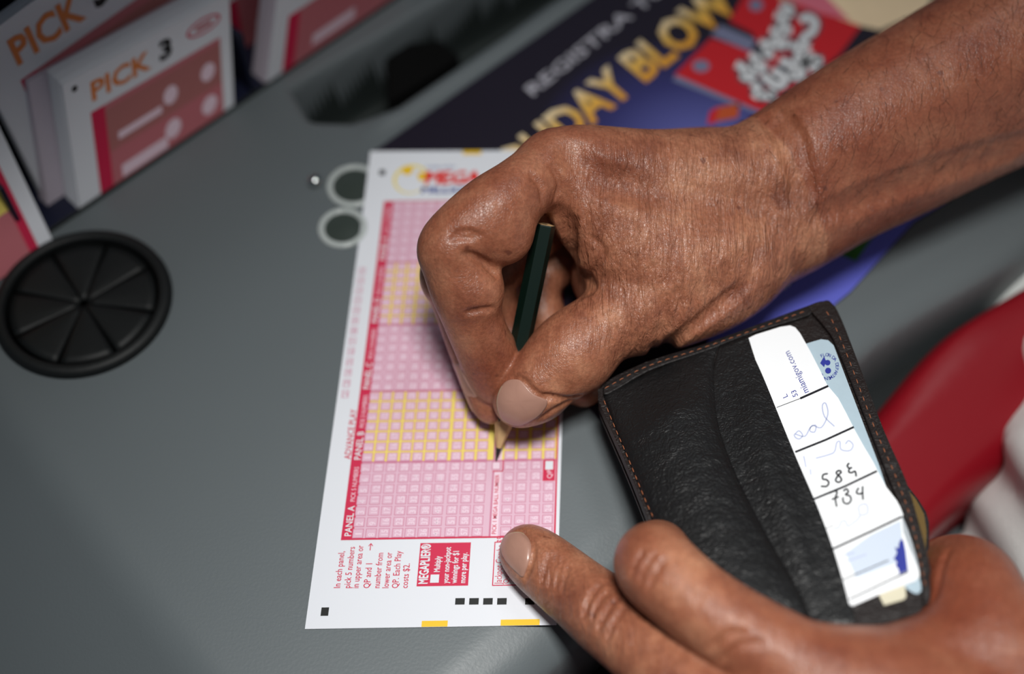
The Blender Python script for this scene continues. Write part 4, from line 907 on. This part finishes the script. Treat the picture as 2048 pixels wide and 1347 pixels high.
def paper(mb):
    S_ = lambda pts, w, m, dz=.04: mb.stroke([(x, -y) for x, y in pts], w, m, dz)
    S_([(1553, 819), (1600, 801)], 1.2, 1); S_([(1600, 801), (1656, 776)], 4.2, 1); S_([(1590, 908), (1650, 884), (1707, 858)], 4.2, 1); S_([(1627, 1002), (1690, 976), (1753, 946)], 4.4, 1)
    S_([(1664, 1102), (1740, 1067), (1803, 1037)], 4.4, 1); S_([(1650, 1061), (1667, 1054)], 1.2, 1); S_([(1685, 1163), (1776, 1124)], 2.2, 1); S_([(1698, 1202), (1816, 1146)], 3, 1)
    c = lambda pts: [(1480+x/2.283, 640+y/2.283) for x, y in pts]
    for g_ in ([(400, 710), (378, 716), (377, 735), (394, 738), (404, 752), (394, 768), (368, 768)], [(462, 700), (448, 697), (438, 708), (455, 725), (462, 740), (448, 750), (435, 740), (446, 720), (463, 702)],
               [(497, 662), (488, 675), (498, 686), (510, 682)], [(498, 686), (495, 702), (508, 706), (524, 700), (529, 724)],
               [(405, 800), (430, 790), (442, 795), (434, 822), (440, 862)], [(418, 828), (450, 815)], [(470, 790), (485, 780), (493, 794), (480, 806), (500, 812), (505, 832), (490, 848), (471, 840), (468, 818)],
               [(540, 775), (530, 796), (545, 803), (562, 795)], [(558, 768), (558, 800), (560, 830)]):
        S_(spline(c(g_), 4), 3.7, 1, .06)
    for g_ in ([(250, 530), (268, 515), (285, 535), (270, 552), (252, 545), (250, 530), (295, 540), (320, 500), (345, 490), (340, 520), (318, 515), (330, 490), (370, 500), (400, 440), (390, 390), (375, 400), (385, 450), (430, 495)],
               [(345, 640), (400, 625), (430, 610), (440, 570), (455, 565), (460, 600), (500, 605), (515, 580), (495, 560), (480, 575)], [(290, 630), (300, 680)], [(320, 690), (322, 715)],
               [(425, 960), (450, 955), (460, 930), (480, 925), (490, 950), (520, 930), (545, 905), (540, 860), (575, 850), (580, 890), (550, 900)], [(455, 1085), (520, 1070)], [(485, 1110), (575, 1078)]):
        S_(spline(c(g_), 4), 2.4, 3, .03)
    mb.text('miamigov.com', 1618, -788, 19, 115.5, 2, .05, fit=92)
    mb.text('53', 1596, -796, 15, 113, 2, .05); mb.text('L', 1576, -798, 15, 113, 2, .05)
    mb.poly([(1802, -1080), (1806, -1086), (1810, -1104), (1815, -1144), (1798, -1152), (1796, -1142), (1790, -1134), (1793, -1128), (1786, -1120), (1790, -1116), (1793, -1108), (1788, -1098), (1796, -1100), (1797, -1090)], 2, .05)
    mb.poly([(1740, -1074), (1800, -1045), (1804, -1085), (1790, -1130), (1712, -1160), (1690, -1110)], 4, .015)
card('written_paper', [(1497, 680), (1512, 673), (1560, 658), (1580, 655), (1590, 659), (1600, 671), (1620, 706), (1640, 745), (1654, 774), (1676, 800), (1692, 830), (1708, 862), (1728, 898), (1746, 928), (1755, 946), (1772, 978), (1792, 1004), (1806, 1030), (1803, 1042), (1808, 1090), (1816, 1144), (1700, 1214), (1640, 1100), (1560, 880)], 1.0, 1.25, [M_card, M_ink, M_bl, M_fnt, M_ph], 'white ruled paper with handwritten numbers tucked into the wallet pocket', 'paper', paper)
# ---------------------------------------------------------------- light, world, camera
def area(name, loc, size, power, col=(1, 1, 1), target=(0, 0, 0), sy=None):
    l = bpy.data.lights.new(name, 'AREA'); l.shape = 'RECTANGLE'; l.size = size*S; l.size_y = (sy or size)*S; l.energy = power; l.color = col
    o = bpy.data.objects.new(name, l); COL.objects.link(o); o.location = Vector(loc)*S
    o.rotation_euler = (Vector(target)*S-o.location).to_track_quat('-Z', 'Y').to_euler(); return o
area('counter_lamp', (25, -160, 700), 150, .79, (1, .985, .95), (60, -130, 0), 130).data.spread = math.radians(70)
area('ceiling_light', (330, 560, 1500), 260, 2.0, (.93, .99, 1), (0, 0, 0), 500)
w = bpy.data.worlds.new('world'); scn.world = w; w.use_nodes = True
w.node_tree.nodes['Background'].inputs[0].default_value = (.75, .85, 1, 1); w.node_tree.nodes['Background'].inputs[1].default_value = .08
cam = bpy.data.cameras.new('camera'); co = bpy.data.objects.new('camera', cam); COL.objects.link(co)
cam.sensor_width = 36; cam.lens = F*36/W; cam.clip_start = .01; cam.clip_end = 20
Rm = Matrix((( *rgt, ), ( *upv, ), ( *(-fwd), ))).transposed()
co.matrix_world = Matrix.Translation(Vector(CAM*S)) @ Rm.to_4x4()
cam.dof.use_dof = True; cam.dof.focus_distance = .413; cam.dof.aperture_fstop = 3.0; cam.dof.aperture_blades = 9
scn.camera = co
scn.view_settings.view_transform = 'Standard'; scn.view_settings.look = 'None'; scn.view_settings.gamma = 1; scn.view_settings.exposure = 0
scn.view_settings.use_curve_mapping = False
scn.cycles.use_denoising = True
scn.cycles.max_bounces = 8
